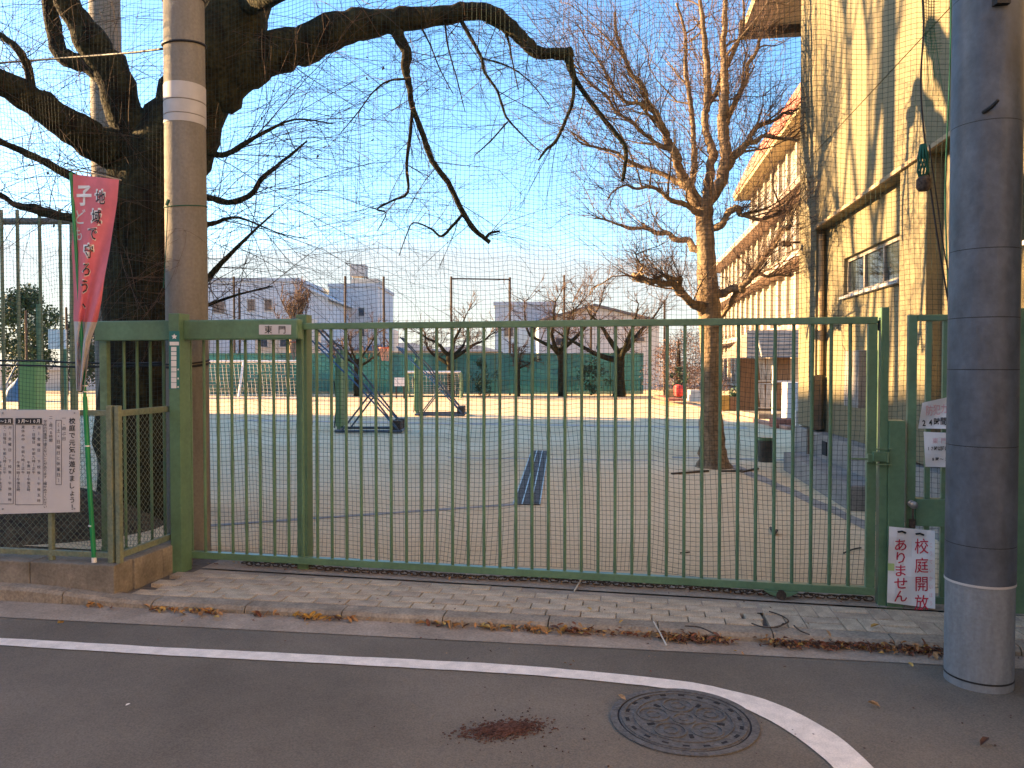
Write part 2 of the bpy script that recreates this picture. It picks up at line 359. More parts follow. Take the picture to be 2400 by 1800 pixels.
# ------------------------------------------------------------------ lettering
GL = {}
def glyph(ch, bold=0.0):
    k = (ch, bold)
    if k not in GL:
        cu = bpy.data.curves.new('glyph', 'FONT'); cu.body = ch; cu.size = 1; cu.offset = bold; cu.resolution_u = 2
        o = bpy.data.objects.new('glyph', cu); COL.objects.link(o)
        dg = bpy.context.evaluated_depsgraph_get(); ev = o.evaluated_get(dg); me = ev.to_mesh()
        v = [(p.co.x, p.co.y) for p in me.vertices]; f = [tuple(p.vertices) for p in me.polygons]
        ev.to_mesh_clear(); bpy.data.objects.remove(o); bpy.data.curves.remove(cu)
        if v:
            x0, x1 = min(a for a, b in v), max(a for a, b in v)
            v = [(a - (x0 + x1) / 2, b - 0.38) for a, b in v]
        GL[k] = (v, f)
    return GL[k]
def put(mb, ch, fn, cx, cy, w, h=None, bold=0.0):         # fn maps pixel coordinates of the photo to a point on the sheet
    v, f = glyph(ch, bold); h = h or w
    if v: mb.add([fn(cx + a * w, cy - b * h) for a, b in v], f)
def column(mb, text, fn, cx, y0, y1, w, h=None, bold=0.0):
    n = len(text); st = (y1 - y0) / n
    for i, ch in enumerate(text):
        if ch != ' ': put(mb, '丨' if ch in '～ー' else ch, fn, cx, y0 + st * (i + .5), w, h or min(w, st * 1.0), bold)
def row(mb, text, fn, x0, x1, cy, h, slope=0.0, bold=0.0):
    n = len(text); st = (x1 - x0) / n
    for i, ch in enumerate(text): put(mb, ch, fn, x0 + st * (i + .5), cy + slope * st * i, min(h, st * 1.05), h, bold)

# ------------------------------------------------------------------ sliding gate
def gs(px, line=GATE): return GF.inv(H(px, 900, line))[0]
zt = H(800, 757, GATE).z; zb = H(800, 1312, GATE).z + .007
sL, sR = gs(238), gs(2054)
gate = thing('sliding_gate', 'long green barred sliding school gate standing closed on its track', 'gate', GF((sL + sR) / 2, 0, ZP))
def gbox(name, s0, s1, t0, t1, z0, z1, parent, mat=None, bevel=0.004):
    mb = MB(); mb.box(GF((s0 + s1) / 2, (t0 + t1) / 2, (z0 + z1) / 2), s1 - s0, t1 - t0, z1 - z0, GF.rz)
    return mb.build(name, mat or m_green, parent, bevel=bevel)
gbox('top_rail', sL, sR, -.022, .022, zt - .042, zt, gate); gbox('bottom_rail', sL, sR, -.025, .025, zb - .046, zb, gate)
gbox('stile', sR - .052, sR, -.0195, .0195, zb + .0005, zt - .0425, gate); gbox('stile', sL, sL + .062, -.0195, .0195, zb + .0005, zt - .0425, gate, m_green2)
ds = (gs(1992) - gs(811)) / 30; s = gs(811)
while s - ds > sL + .09: s -= ds
mb = MB(); mb.tube([GF(0, 0, zb - .005), GF(0, 0, zt - .03)], 0.0105, 10); bar0 = None
while s < sR - .06:
    if bar0 is None:
        mb = MB(); p = GF(s, 0, 0); mb.tube([p + Z * (zb - .005), p + Z * (zt - .03)], 0.0105, 10); bar0 = mb.build('bar', m_green, gate, smooth='auto'); s_0 = s
    else:
        o = bar0.copy(); COL.objects.link(o); o.location = GF.u * (s - s_0)
    s += ds
sw = gs(1833)
mb = MB(); mb.prism([GF(sw - .10, -.04, zb - .0465), GF(sw + .10, -.04, zb - .0465), GF(sw + .08, -.04, zb - .06), GF(sw + .04, -.04, ZP + .022), GF(sw - .04, -.04, ZP + .022), GF(sw - .08, -.04, zb - .06)], GF.n * .06); br = mb.build('wheel_bracket', m_green, gate, bevel=.003)
mb = MB(); mb.tube([GF(sw, -.044, ZP + .031), GF(sw, .036, ZP + .031)], .029, 20); mb.build('wheel', m_rust, br, smooth='auto')
# latch
lz = H(2060, 1068, GATE).z; l0 = gs(2062)
mb = MB(); mb.box(GF(l0 - .01, -.045, lz), .07, .05, .055, GF.rz); mb.box(GF(l0 - .055, -.03, lz - .012), .03, .03, .05, GF.rz); mb.build('latch', m_green, gate, bevel=.003)
mb = MB(); mb.tube([GF(gs(1994), -.03, lz - .018), GF(l0 + .06, -.03, lz - .018)], .006, 8); mb.tube([GF(l0 + .03, -.075, lz + .03), GF(l0 + .03, -.075, lz - .03)], .006, 8); mb.tube([GF(l0 - .03, -.06, lz + .045), GF(l0 + .055, -.06, lz + .045)], .004, 6); mb.tube([GF(l0 - .03, -.06, lz - .045), GF(l0 + .055, -.06, lz - .045)], .004, 6); mb.build('bolt_rod', m_green2, gate, smooth='auto')
mb = MB(); sp = gs(2060); mb.box(GF(sp, -.01, H(2060, 757, GATE).z), .02, .03, .03, GF.rz); mb.tube([GF(sp, -.012, H(2060, 757, GATE).z - .015), GF(sp, -.012, H(2060, 757, GATE).z - .045)], .013, 12); mb.build('stop_roller', m_black, gate, smooth='auto')
# beam over the tail of the gate
zb0, zb1 = H(460, 797, GATE, -.1).z, H(460, 750, GATE, -.1).z
beam = thing('gate_beam', 'deep green box beam carrying the white east gate name plate', 'beam', GF(gs(460), -.1, ZP))
pa0, pa1 = GF.inv(H(396, 900, GATE, -.16))[0], GF.inv(H(421, 900, GATE, -.16))[0]
b0, b1 = GF.inv(H(222, 770, GATE, -.11))[0], GF.inv(H(698, 770, GATE, -.11))[0]
gbox('beam_section', b0, pa0 - .001, -.112, -.034, zb0, zb1, beam, bevel=.006); gbox('beam_section', pa1 + .001, b1, -.112, -.034, zb0, zb1, beam, bevel=.012)
mb = MB(); f_ = lambda x, y: H(x, y, GATE, -.1165 * 1.02)
mb.prism([f_(607, 761), f_(682, 761), f_(682, 784), f_(607, 784)], GF.n * .003); np_ = mb.build('name_plate', m_board, beam)
f_ = lambda x, y: H(x, y, GATE, -.1185 * 1.02)
for ch_, x in (('東', 629), ('門', 661)): mb = MB(); put(mb, ch_, f_, x, 772.5, 19, 20, .006); mb.build('letter', m_ink, np_, fix=False)
# posts
def gpost(label, px0, px1, pytop, t0, dep, zbot=ZP - .02, mat=None):
    a, b = GF.inv(H(px0, 900, GATE, t0 * 1.02))[0], GF.inv(H(px1, 900, GATE, t0 * 1.02))[0]
    zt_ = H((px0 + px1) / 2, pytop, GATE, t0 * 1.02).z
    o = gbox('gate_post', a, b, t0, t0 + dep, zbot, zt_, None, mat, .004); tag(o, label, 'post', 'green gate posts'); return o, a, b, zt_
postA, a0, a1, az = gpost('tall green gate post with a star sticker in front of the concrete pole', 396, 421, 734, -.16, .12)
postB, _, _, _ = gpost('green gate post standing behind the bars beside the name plate', 694, 719, 737, .04, .085)
postC, _, _, _ = gpost('slim green catch post where the sliding gate meets the latch', 2064, 2083, 720, -.035, .075)
postD, d0_, d1_, dz_ = gpost('short thick green box post between the sliding gate and the wicket door', 2085, 2124, 986, -.05, .09)
mb = MB()
st_ = lambda x, y: H(x, y, GATE, -.1645)
mb.prism([st_(396.5, 776), st_(420.5, 776), st_(420.5, 912), st_(396.5, 912)], GF.n * .002)
sk = mb.build('sticker', M('sticker_teal', (0.03, 0.17, 0.15), 0.5, 0.1, 8), None); tag(sk, 'narrow teal sticker with a white star and white blocks on the gate post', 'sticker')
st_ = lambda x, y: H(x, y, GATE, -.167)
mb = MB(); pts = []
for k in range(10):
    w = math.pi / 2 + k * math.pi / 5; r = (7 if k % 2 == 0 else 3.6); pts.append(st_(408.5 + r * math.cos(w), 789 - r * math.sin(w)))
mb.poly(pts)
mb.poly([st_(397.5, 801), st_(419.5, 801), st_(419.5, 809.5), st_(397.5, 809.5)])
for y0, y1 in ((813, 823), (824.5, 833), (834.5, 844), (845.5, 859), (861, 871), (872.5, 884), (885, 896), (897, 910)): mb.poly([st_(401, y0), st_(413.5, y0), st_(413.5, y1), st_(401, y1)])
for y in (866, 887, 907): mb.poly([st_(416, y - 2), st_(419, y - 2), st_(419, y + 2), st_(416, y + 2)])
mb.build('print', m_whitei, sk, fix=False)

# ------------------------------------------------------------------ wicket door to the right
def gsx(px, t=0): return GF.inv(H(px, 900, GATE, t))[0]
dL, dR = gsx(2126), gsx(2400)
dt_, db_ = H(2160, 738, GATE).z, H(2160, 1412, GATE).z
door = thing('wicket_door', 'green barred wicket door with a round knob behind the grey utility pole', 'door', GF((dL + dR) / 2, 0, ZP))
gbox('stile', dL, dL + .048, -.02, .02, db_, dt_, door); gbox('stile', dR - .06, dR - .012, -.02, .02, db_, dt_, door)
gbox('top_rail', dL + .0485, dR - .0605, -.02, .02, dt_ - .036, dt_, door); gbox('bottom_rail', dL + .0485, dR - .0605, -.02, .02, db_, db_ + .04, door)
zk0, zk1 = H(2180, 1232, GATE).z, H(2180, 1168, GATE).z
gbox('lock_rail', dL + .0485, dR - .0605, -.028, .028, zk0, zk1, door)
for px in (2175, 2214, 2255, 2297, 2340): gbox('bar', gsx(px) - .014, gsx(px) + .014, -.014, .014, db_ + .041, zk0 - .001, door, bevel=.002); gbox('bar', gsx(px) - .014, gsx(px) + .014, -.014, .014, zk1 + .001, dt_ - .037, door, bevel=.002)
kp = H(2139, 1182, GATE, -.06); mb = MB()
mb.tube([kp + GF.n * .05, kp + GF.n * .02, kp + GF.n * .015, kp - GF.n * .012, kp - GF.n * .03, kp - GF.n * .036], [.02, .02, .010, .022, .022, .012], 16); mb.build('knob', m_metal, door, smooth='auto')
mb = MB(); q = H(2138, 1215, GATE, -.04); mb.tube([q + Z * .06 - GF.n * .01, q - GF.n * .012, q - Z * .05], .006, 6); mb.box(q - Z * .03, .03, .02, .05, GF.rz); mb.build('hanging_lock', m_rust, door)
o, *_ = gpost('green hinge post just past the grey utility pole at the picture edge', 2380, 2412, 722, -.04, .1, mat=m_green)
rf = thing('side_fence', 'green barred fence panel continuing past the wicket hinge post', 'fence', GF(gsx(2440), 0, ZP))
gbox('rail', gsx(2414), gsx(2414) + 2.5, -.02, .02, dt_ - .04, dt_, rf); gbox('rail', gsx(2414), gsx(2414) + 2.5, -.02, .02, db_, db_ + .04, rf)
for k in range(12): gbox('bar', gsx(2414) + .1 + k * .2, gsx(2414) + .13 + k * .2, -.012, .012, db_ + .041, dt_ - .041, rf, bevel=0)

# hanging notices
def sheet(name, mat, label, cat, corners, off, ink=(), thick=.0015, curl=.006):
    fn = lambda x, y: H(x, y, GATE, off + curl * math.sin((x + y) * .05))
    a, b, c_, d = [Vector((x, y)) for x, y in corners]
    mb = MB(); mb.grid(lambda u, v: fn(*((a * (1 - u) + b * u) * (1 - v) + (d * (1 - u) + c_ * u) * v)), 6, 8)
    k = len(mb.v); mb.v += [tuple(Vector(v) + GF.n * thick) for v in mb.v]; mb.f += [tuple(i + k for i in reversed(f)) for f in list(mb.f)]
    o = mb.build(name, mat, None, fix=False); tag(o, label, cat); return o, (lambda x, y: H(x, y, GATE, off + curl * math.sin((x + y) * .05) - .0035))
o, fn = sheet('paper_notice', m_paper, 'white paper notice with two columns of red Japanese characters by the utility pole', 'notice', [(2084, 1234), (2191, 1244), (2192, 1427), (2079, 1412)], -.075)
mb = MB(); column(mb, 'ありません', fn, 2111, 1262, 1412, 34, 31, .008)
for ch, y in zip('校庭開放', (1280, 1325, 1368, 1412)): put(mb, ch, fn, 2160, y, 34, 38, .005)
mb.build('lettering', m_red, o, fix=False)
mb = MB(); column(mb, 'こうていかいほう', fn, 2182, 1268, 1424, 9, 12); mb.build('small_lettering', m_pink, o, fix=False)
mb = MB(); mb.poly([fn(2081, 1320), fn(2096, 1321), fn(2096, 1338), fn(2081, 1337)]); mb.build('tape', M('green_tape', (0.42, 0.56, 0.22), .6), o)
mb = MB()
for x, y in ((2113, 1247), (2155, 1252)): q = fn(x, y); mb.tube([q + GF.u * -.02, q - GF.n * .008 + Z * .006, q + GF.u * .022 - Z * .004], .006, 6)
mb.build('clip', m_black, o)
o2, fn = sheet('cloth_banner', m_paper, 'white cloth banner lettered 24 in black hanging on the wicket door', 'banner', [(2162, 944), (2262, 922), (2262, 1006), (2152, 1004)], -.06, curl=.012)
mb = MB(); row(mb, '24時間作動', fn, 2158, 2250, 991, 19, -.09, .02); mb.build('lettering', m_ink, o2, fix=False)
mb = MB(); row(mb, '防犯カメラ', fn, 2170, 2255, 962, 26, -.12, 0); mb.build('pink_lettering', m_pink, o2, fix=False)
o3, fn = sheet('hanging_sign', m_paper, 'square white sign with faint pink letters hung under the cloth banner', 'sign', [(2165, 1012), (2262, 1016), (2262, 1096), (2169, 1094)], -.055)
for ch_, x in (('東', 2192), ('門', 2212)): mb = MB(); put(mb, ch_, fn, x, 1033, 14); mb.build('letter', m_pink, o3, fix=False)
mb = MB(); row(mb, '17時以降は外の', fn, 2172, 2240, 1051, 11, 0, .02); row(mb, '8時～3時', fn, 2182, 2232, 1076, 9, 0, .02); mb.build('lettering', m_ink, o3, fix=False)
for k, px in enumerate((2160, 2168)): 
    mb = MB(); mb.tube([H(px, 1092, GATE, -.058), H(px + 1, 1120, GATE, -.05)], .003, 5)
# ------------------------------------------------------------------ chain on the ground
ch = thing('ground_chain', 'dark rusty chain lying along the gate track on the ground', 'chain', GF(0.5, .06, ZP))
mb = MB(); pts = []
for k in range(15):
    w = 2 * math.pi * k / 14; pts.append(Vector((.017 * math.cos(w) + (.011 if math.cos(w) > 0 else -.011), .012 * math.sin(w), 0)))
mb.tube([p for p in pts], .0042, 5, cap=False); lk = mb.build('link', m_rust, None); lkm = lk.data; bpy.data.objects.remove(lk)
s = gs(560); k = 0
while s < gs(2055):
    o = bpy.data.objects.new('link', lkm); COL.objects.link(o); o.parent = ch
    t = .055 + .018 * math.sin(s * 2.1) + .01 * math.sin(s * 7)
    if k % 3 == 0: t += rng.uniform(-.006, .006)
    o.location = GF(s, t, ZP + .016) - OFF[ch]; o.rotation_euler = (math.pi / 2 * (k % 2) + rng.uniform(-.4, .4), rng.uniform(-.1, .1), GF.rz + .25 * math.cos(s * 5)); s += .034; k += 1

# ------------------------------------------------------------------ left boundary: base wall, chain-link fence, notice board
cw = G(269, 1406, 0.02); cw.z = ZP; cs = FF.inv(cw)
WZ = 0.232
base = thing('fence_base_wall', 'low stained concrete block wall under the chain link fence', 'wall', FF(cs[0] - 1.5, cs[1], 0))
ft = cs[1]
s = cs[0]; first = True
for L_ in (0.59, 0.9, 0.9, 0.9, 0.9):
    mb = MB(); mb.box(FF(s - L_ / 2, ft + .09, WZ / 2 + .0), L_ - .006, .18, WZ, FF.rz); mb.build('block', m_conc, base, bevel=.006); s -= L_
rn = (G(427, 1336, .03) - cw); rn.z = 0; rl = rn.length; rn.normalize(); rr = Vector((rn.y, -rn.x, 0))
q0 = cw + rn * .186
for k, (a, b) in enumerate(((0, .28), (.286, rl - .06))):
    mb = MB(); p = q0 + rn * ((a + b) / 2 - 0.0) - rr * .09 + Z * (WZ / 2 - ZP - .002); mb.obox(p, rn * (b - a) / 2, rr * .0895, Z * WZ / 2); mb.build('block', m_conc, base, bevel=.006)
fz = H(60, 962, FENCE, .0).z
fence = thing('chain_link_fence', 'low green framed chain link fence on the concrete base at the corner', 'fence', FF(cs[0] - 1, ft + .08, WZ))
c0 = cs[0] - .055; tf = ft + .07
def fbar(name, s0, s1, z0, z1, w=.03, t=tf, mat=m_rustgreen):
    mb = MB(); mb.box(FF((s0 + s1) / 2, t, (z0 + z1) / 2), s1 - s0, w, z1 - z0, FF.rz); return mb.build(name, mat, fence, bevel=.003)
fbar('top_rail', c0 - 3.9, c0 - .03, fz - .035, fz); fbar('bottom_rail', c0 - 3.9, c0 - .03, WZ + .03, WZ + .065)
fbar('corner_post', c0 - .03, c0 + .008, WZ, fz + .03, .036); 
for k in (0.42, 2.2, 3.9): fbar('post', c0 - k - .03, c0 - k, WZ, fz - .036, .028)
p0 = FF(c0 + .03, tf, 0); p1 = H(398, 900, GATE, -.1); p1.z = 0
for z0, nm in ((fz - .02, 'side_top_rail'), (WZ + .045, 'side_bottom_rail')):
    mb = MB(); mb.bar(p0 + Z * z0, p1 + Z * (z0 + .0), .03, .04); mb.build(nm, m_rustgreen, fence, bevel=.003)
mb = MB(); mb.box(p0 + Z * ((WZ + fz + .03) / 2) + FF.u * .012, .03, .034, fz + .03 - WZ, FF.rz); mb.build('corner_post', m_rustgreen, fence, bevel=.003)
def chainlink(mb, a, b, z0, z1, r=.0013, cell=.045):
    a, b = Vector(a), Vector(b); L_ = (b - a).length; u = (b - a) / L_; n = Vector((-u.y, u.x, 0)); h = z1 - z0; d = cell
    k = -int(h / d) - 1
    while k * d < L_:
        for sg in (1, -1):
            x0 = k * d; pts = []
            lo, hi = max(0, -x0), min(h, L_ - x0)
            if hi - lo > .02:
                q = [lo, hi]
                pts = [a + u * ((x0 + w) if sg > 0 else (L_ - x0 - w)) + Z * (z0 + w) + n * (.003 * sg) for w in q]
                mb.tube(pts, r, 3, cap=False)
        k += 1
mb = MB(); chainlink(mb, FF(c0 - 3.9, tf, 0), FF(c0 - .03, tf, 0), WZ + .06, fz - .03); chainlink(mb, p0, p1, WZ + .06, fz - .04)
mb.build('chain_link_mesh', m_rustgreen, fence, kind='stuff', fix=False)
# board
SB = lambda off: (lambda x, y: hit(x, y, FENCE[0] + off, FENCE[1]))
ob_ = FF.inv(FF(0, tf - .03, 0))[1]
f0 = SB(ob_ * 1.013)
mb = MB(); mb.prism([f0(-330, 961), f0(186, 961), f0(186, 1200), f0(-330, 1214)], FF.n * .006); board = mb.build('notice_board', m_board, None, bevel=.001)
tag(board, 'large white notice board with vertical black Japanese text on the chain link fence', 'notice board')
f1 = SB((ob_ - .0035) * 1.013); mb = MB()
column(mb, '校庭で元気に遊びましょう！', f1, 169, 978, 1197, 15.5, 15.5, .012)
column(mb, '一、遊ぶ日', f1, 150, 974, 1034, 10, 9.5); column(mb, '（土・日曜日と休業日）', f1, 137, 990, 1132, 9, 10); column(mb, '二、遊べる時間', f1, 119, 974, 1036, 9, 8.5)
column(mb, '学校の行事等で使えないことがあります。確かめてください', f1, 106, 984, 1191, 8.5, 8)
for x, t_, ya, yb in ((91, '月～金曜日　下校後～午後五時', 996, 1180), (79, '土・日曜日　午前九時～正午', 996, 1112), (67, '　　　　　午後一時～午後五時', 1040, 1152), (54, '夏休み中　午前九時～正午', 996, 1112), (43, '　　　　　午後一時～午後五時', 1040, 1152), (23, '月～金曜日　下校後～午後四時', 996, 1178), (11, '土・日曜日　午前九時～正午', 996, 1112), (0, '　　　　　午後一時～午後四時', 1040, 1152), (-13, '冬休み中　午前九時～正午', 996, 1112)): column(mb, t_, f1, x, ya, yb, 8.5, 8)
def rule(x0, y0, x1, y1, w=.7):
    if abs(x1 - x0) > abs(y1 - y0): mb.poly([f1(x0, y0 - w), f1(x1, y1 - w), f1(x1, y1 + w), f1(x0, y0 + w)])
    else: mb.poly([f1(x0 - w, y0), f1(x1 - w, y1), f1(x1 + w, y1), f1(x0 + w, y0)])
for x0, x1, ya, yb in ((131, 144, 985, 1136), (36, 101, 995, 1183), (-32, 31, 995, 1181)):
    rule(x0, ya, x1, ya, .5); rule(x0, yb, x1, yb, .5); rule(x0, ya, x0, yb, .5); rule(x1, ya, x1, yb, .5)
mb.poly([f1(36, 980), f1(98, 980), f1(98, 993.5), f1(36, 993.5)]); mb.poly([f1(-32, 980), f1(30, 980), f1(30, 993.5), f1(-32, 993.5)])
mb.build('lettering', m_ink, board, fix=False)
f1 = SB((ob_ - .0055) * 1.013); mb = MB(); row(mb, '3月～10月', f1, 40, 94, 987, 10, 0, .015); row(mb, '11月～2月', f1, -26, 26, 987, 10, 0, .015); mb.build('white_lettering', m_whitei, board, fix=False)
mb = MB()
for x, y in ((7, 968), (175, 968), (7, 1193), (175, 1192)): q = f1(x, y); mb.tube([q, q - FF.n * .003], .005, 8)
mb.build('screws', m_metal, board)

# ------------------------------------------------------------------ banner on its pole
FL = -0.02
fb = G(221, 1318, WZ); FA = fb.y - FENCE[1] * fb.x
fp = lambda x, y, o=0: hit(x, y, FA + o, FENCE[1])
nb_ = thing('banner_flag', 'faded pink advertising banner with black and white Japanese characters on a leaning green pole', 'banner', fb)
mb = MB(); mb.tube([fp(221, 1318), fp(208, 1110), fp(199, 930)], [.0145, .0145, .0145], 12); mb.tube([fp(199, 930), fp(186, 700), fp(166, 405)], [.0105, .0105, .010], 12)
pole_ = mb.build('pole', M('green_plastic_pole', (0.015, 0.22, 0.075), 0.4, 0.15, 5), nb_, smooth='auto')
mb = MB(); mb.tube([fp(221, 1318), fp(220.5, 1306)], .0155, 12); mb.build('pole_foot', m_whitei, nb_)
for x, y in ((205, 1045), (214, 1232), (199, 904), (200, 918)): q = fp(x, y); mb = MB(); mb.tube([q - Z * .004, q + Z * .004], .017, 12); mb.build('tie', m_whitei, nb_)
mb = MB(); mb.tube([fp(160, 396, -.01), fp(225, 408, -.02), fp(284, 422, -.02)], .0045, 8)
for x in (180, 205, 235, 250, 262, 272): mb.tube([fp(x, 399 + (x - 160) * .2, -.018), fp(x - 1, 408 + (x - 160) * .2, -.018)], .004, 6)
mb.build('top_rod', M('bamboo_rod', (0.35, 0.27, 0.15), .6), nb_)
KL = [(408, 171, 279), (460, 172, 275), (520, 173, 266), (580, 168, 257), (640, 171, 246), (700, 173, 238), (745, 172, 230), (770, 174, 222), (800, 175, 212), (860, 177, 205), (916, 179, 197)]
def edges(y):
    for (ya, la, ra), (yb, lb, rb) in zip(KL, KL[1:]):
        if y <= yb: t = (y - ya) / (yb - ya); return la + (lb - la) * t, ra + (rb - ra) * t
    return KL[-1][1:]
def flagd(u, y):
    g = (y - 408) / 508; a = .012 + .045 * g
    return -.02 + a * math.sin(u * (6 + 7 * g) + g * 4) + .10 * (1 - u) ** 3 * g - .045 * u * (1 - g)
def flagpt(u, y, o=0):
    l, r = edges(y); return fp(l + (r - l) * u, y + (l + (r - l) * u - 170) * .12 * (1 - (y - 408) / 508), flagd(u, y) + o)
def flagxy(x, y, o=0):
    yy = y - (x - 170) * .12 * (1 - (y - 408) / 508); l, r = edges(yy); u = (x - l) / (r - l); return fp(x, y, flagd(u, yy) + o)
mb = MB(); mb.grid(lambda u, v: flagpt(u, 408 + 345 * v), 28, 40); mb.build('cloth', m_flag, nb_, smooth=True)
mb = MB(); mb.grid(lambda u, v: flagpt(u, 753 + 163 * v), 20, 20); mb.build('white_hem', m_flagw, nb_, smooth=True)
tx = [('地', 235, 463), ('域', 226, 508), ('で', 217, 547), ('守', 208, 589), ('ろ', 202, 631), ('う', 198, 671), ('、', 197, 706)]
for ch_, x, y in tx:
    mb = MB(); put(mb, ch_, lambda a, b: flagxy(a, b, -.004), x, y, 27, 41, .045 if ch_ in '地域守' else .012); mb.build('letter_outline', m_whitei, nb_, fix=False)
    mb = MB(); put(mb, ch_, lambda a, b: flagxy(a, b, -.0065), x, y, 23, 35, .01); mb.build('letter', m_ink, nb_, fix=False)
for ch_, x, y, w_, h_ in (('子', 197, 457, 36, 52), ('ど', 189, 508, 28, 40), ('も', 184, 548, 20, 36)):
    mb = MB(); put(mb, ch_, lambda a, b: flagxy(a, b, -.004), x, y, w_, h_, .035 if ch_ == '子' else .005); mb.build('letter', m_whitei, nb_, fix=False)
mb = MB()
for ch_, x, y in (('見', 184, 808), ('守', 185, 848), ('り', 186, 880), ('隊', 187, 900)): put(mb, ch_, lambda a, b: flagxy(a, b, -.004), x, y, 9, 13)
mb.build('small_lettering', m_pink, nb_, fix=False)

# ------------------------------------------------------------------ poles
pc = H(440, 900, (5.30, -.2016)); pc.z = 0
cpole = thing('concrete_pole', 'pale concrete pole with a white band tied behind the green gate', 'pole', (pc.x, pc.y, ZP))
mb = MB(); N_ = 24
mb.tube([(pc.x, pc.y, ZP - .1), (pc.x, pc.y, 9)], [.155, .130], 40); mb.build('shaft', m_polec, cpole, smooth='auto')
def zat(py, Y): return P(440, py, Y).z
def prad(z): return .155 + (.130 - .155) * z / 9
for ya, yb in ((205, 243), (246, 276), (278, 296)):
    z0, z1 = zat(yb, pc.y), zat(ya, pc.y); mb = MB(); mb.tube([(pc.x, pc.y, z0), (pc.x, pc.y, z1)], prad(z0) + .003, 40); mb.build('white_band', m_polew, cpole, smooth='auto')
for ya, rr_ in ((108, .009), (486, .004), (855, .008), (848, .006), (4, .006)):
    z0 = zat(ya, pc.y); r = prad(z0) + rr_ * .6; mb = MB(); mb.tube([(pc.x + r * math.cos(w), pc.y + r * math.sin(w), z0 + .02 * math.sin(w * 1 + .4)) for w in [2 * math.pi * i / 40 for i in range(41)]], rr_, 6, cap=False); mb.build('binding', m_black if ya != 486 else m_netg, cpole)
mb = MB(); z0 = zat(486, pc.y); mb.tube([(pc.x - .06, pc.y - .165, z0), (pc.x - .075, pc.y - .17, z0 - .3), (pc.x - .10, pc.y - .165, z0 - .62)], .003, 5); mb.tube([(pc.x - .07, pc.y - .17, z0 - .02), (pc.x - .05, pc.y - .175, z0 + .02)], .012, 6); mb.build('loose_cord', m_netg, cpole)
# grey utility pole
ub = G(2297, 1627, 0); uy = ub.y + .14; ux = P(2297, 1300, uy).x
up = thing('utility_pole', 'thick dark grey utility pole wrapped in a plastic sheath at the kerb', 'pole', (ux, uy, 0))
ur = 146 / 2 / F * uy * .985
def uz(py): return P(2297, py, uy).z
mb = MB(); mb.tube([(ux, uy, -.1), (ux, uy, uz(1357) + .05)], ur, 48); mb.build('shaft_foot', m_sheath2, up, smooth='auto')
levels = [uz(1358), uz(1270), uz(1042), uz(866), uz(747), uz(590), uz(300), uz(4), 9.5]
for a, b in zip(levels, levels[1:]):
    mb = MB(); mb.tube([(ux, uy, a + .002), (ux, uy, b - .002)], [ur + .003 - .004 * a / 9, ur + .003 - .004 * b / 9], 48); mb.build('sheath', m_sheath, up, smooth='auto')
for z0 in levels[1:-1] + [uz(1578)]:
    mb = MB(); mb.tube([(ux, uy, z0 - .004), (ux, uy, z0 + .004)], ur + .0015, 48); mb.build('band', m_black, up, smooth='auto')
mb = MB(); mb.tube([(ux, uy, levels[0] - .006), (ux, uy, levels[0] + .004)], ur + .004, 48); mb.build('sheath_lip', m_polew, up, smooth='auto')
q = P(2320, 252, uy - ur); mb = MB(); mb.tube([q + Vector((-.01, .03, -.012)), q + Vector((.0, -.015, 0)), q + Vector((.012, -.04, .02))], [.010, .009, .007], 8); mb.build('step_bolt', m_black, up, smooth='auto')
q = P(2345, 5, uy - ur); mb = MB(); mb.box(q, .06, .05, .03); mb.build('clamp', m_black, up)
# second concrete pole behind the big tree
pb = P(258, 300, 9.5)
mb = MB(); mb.tube([(pb.x, pb.y, 0), (pb.x - .08, pb.y, 10)], [.19, .165], 28); tag(mb.build('lamp_pole', m_polec, None, smooth='auto'), 'weathered concrete pole rising behind the forked dark tree', 'pole')

# ------------------------------------------------------------------ safety net behind the gate
NF = Frame(*NET)
n0, n1 = NF.inv(P(-420, 600, 6.6))[0], NF.inv(H(2226, 500, NET))[0]
ztop = 5.6; cell = .0320
net = thing('safety_net', 'dark green square mesh ball net hung across the opening behind the gate', 'net', NF((n0 + n1) / 2, 0, ZP))
def wob(s, z):
    f = (s * 1.95 + .12 * math.sin(s * 1.3)) % 1.0; sag = (.026 + .008 * math.sin(s * 2.2)) * (4 * f * (1 - f)); g = max(0, min(1, (z - .3) / 4))
    dz = -sag * (0.5 + .8 * g) + .006 * math.sin(s * 9.1 + z * .8) + .008 * math.sin(s * 3.7 - z)
    dt = .05 * math.sin(s * 2.6 + z * .35) + .018 * math.sin(s * 8 + .5 * z) + .02 * math.sin(z * 2.1 + s)
    dx = .010 * math.sin(z * 1.7 + s * 2) + .006 * math.sin(z * 4.3) + (.05 * math.exp(-z * 1.6) * math.sin(s * 5) if z < 1 else 0)
    return dx, dt, dz
def npt(s, z):
    a, b, c_ = wob(s, z); return NF(s + a, b, max(ZP + .004, z + c_))
mb = MB(); r = .00125
nv_ = int((n1 - n0) / cell); nh_ = int((ztop - ZP) / cell)
for i in range(nv_ + 1):
    s = n0 + i * cell; mb.tube([npt(s, ZP + .01 + (ztop - ZP) * k / 44) for k in range(45)], r, 3, cap=False)
mb.build('vertical_cords', m_netc, net, kind='stuff', fix=False)
mb = MB()
for j in range(nh_ + 1):
    z = ZP + .01 + j * cell; L_ = n1 - n0; K = 190; mb.tube([npt(n0 + L_ * k / K, z) for k in range(K + 1)], r, 3, cap=False)
mb.build('horizontal_cords', m_netc, net, kind='stuff', fix=False)
mb = MB(); mb.tube([npt(n1, ZP + (ztop - ZP) * k / 40) for k in range(41)], .005, 6); mb.build('edge_rope', m_netg, net)
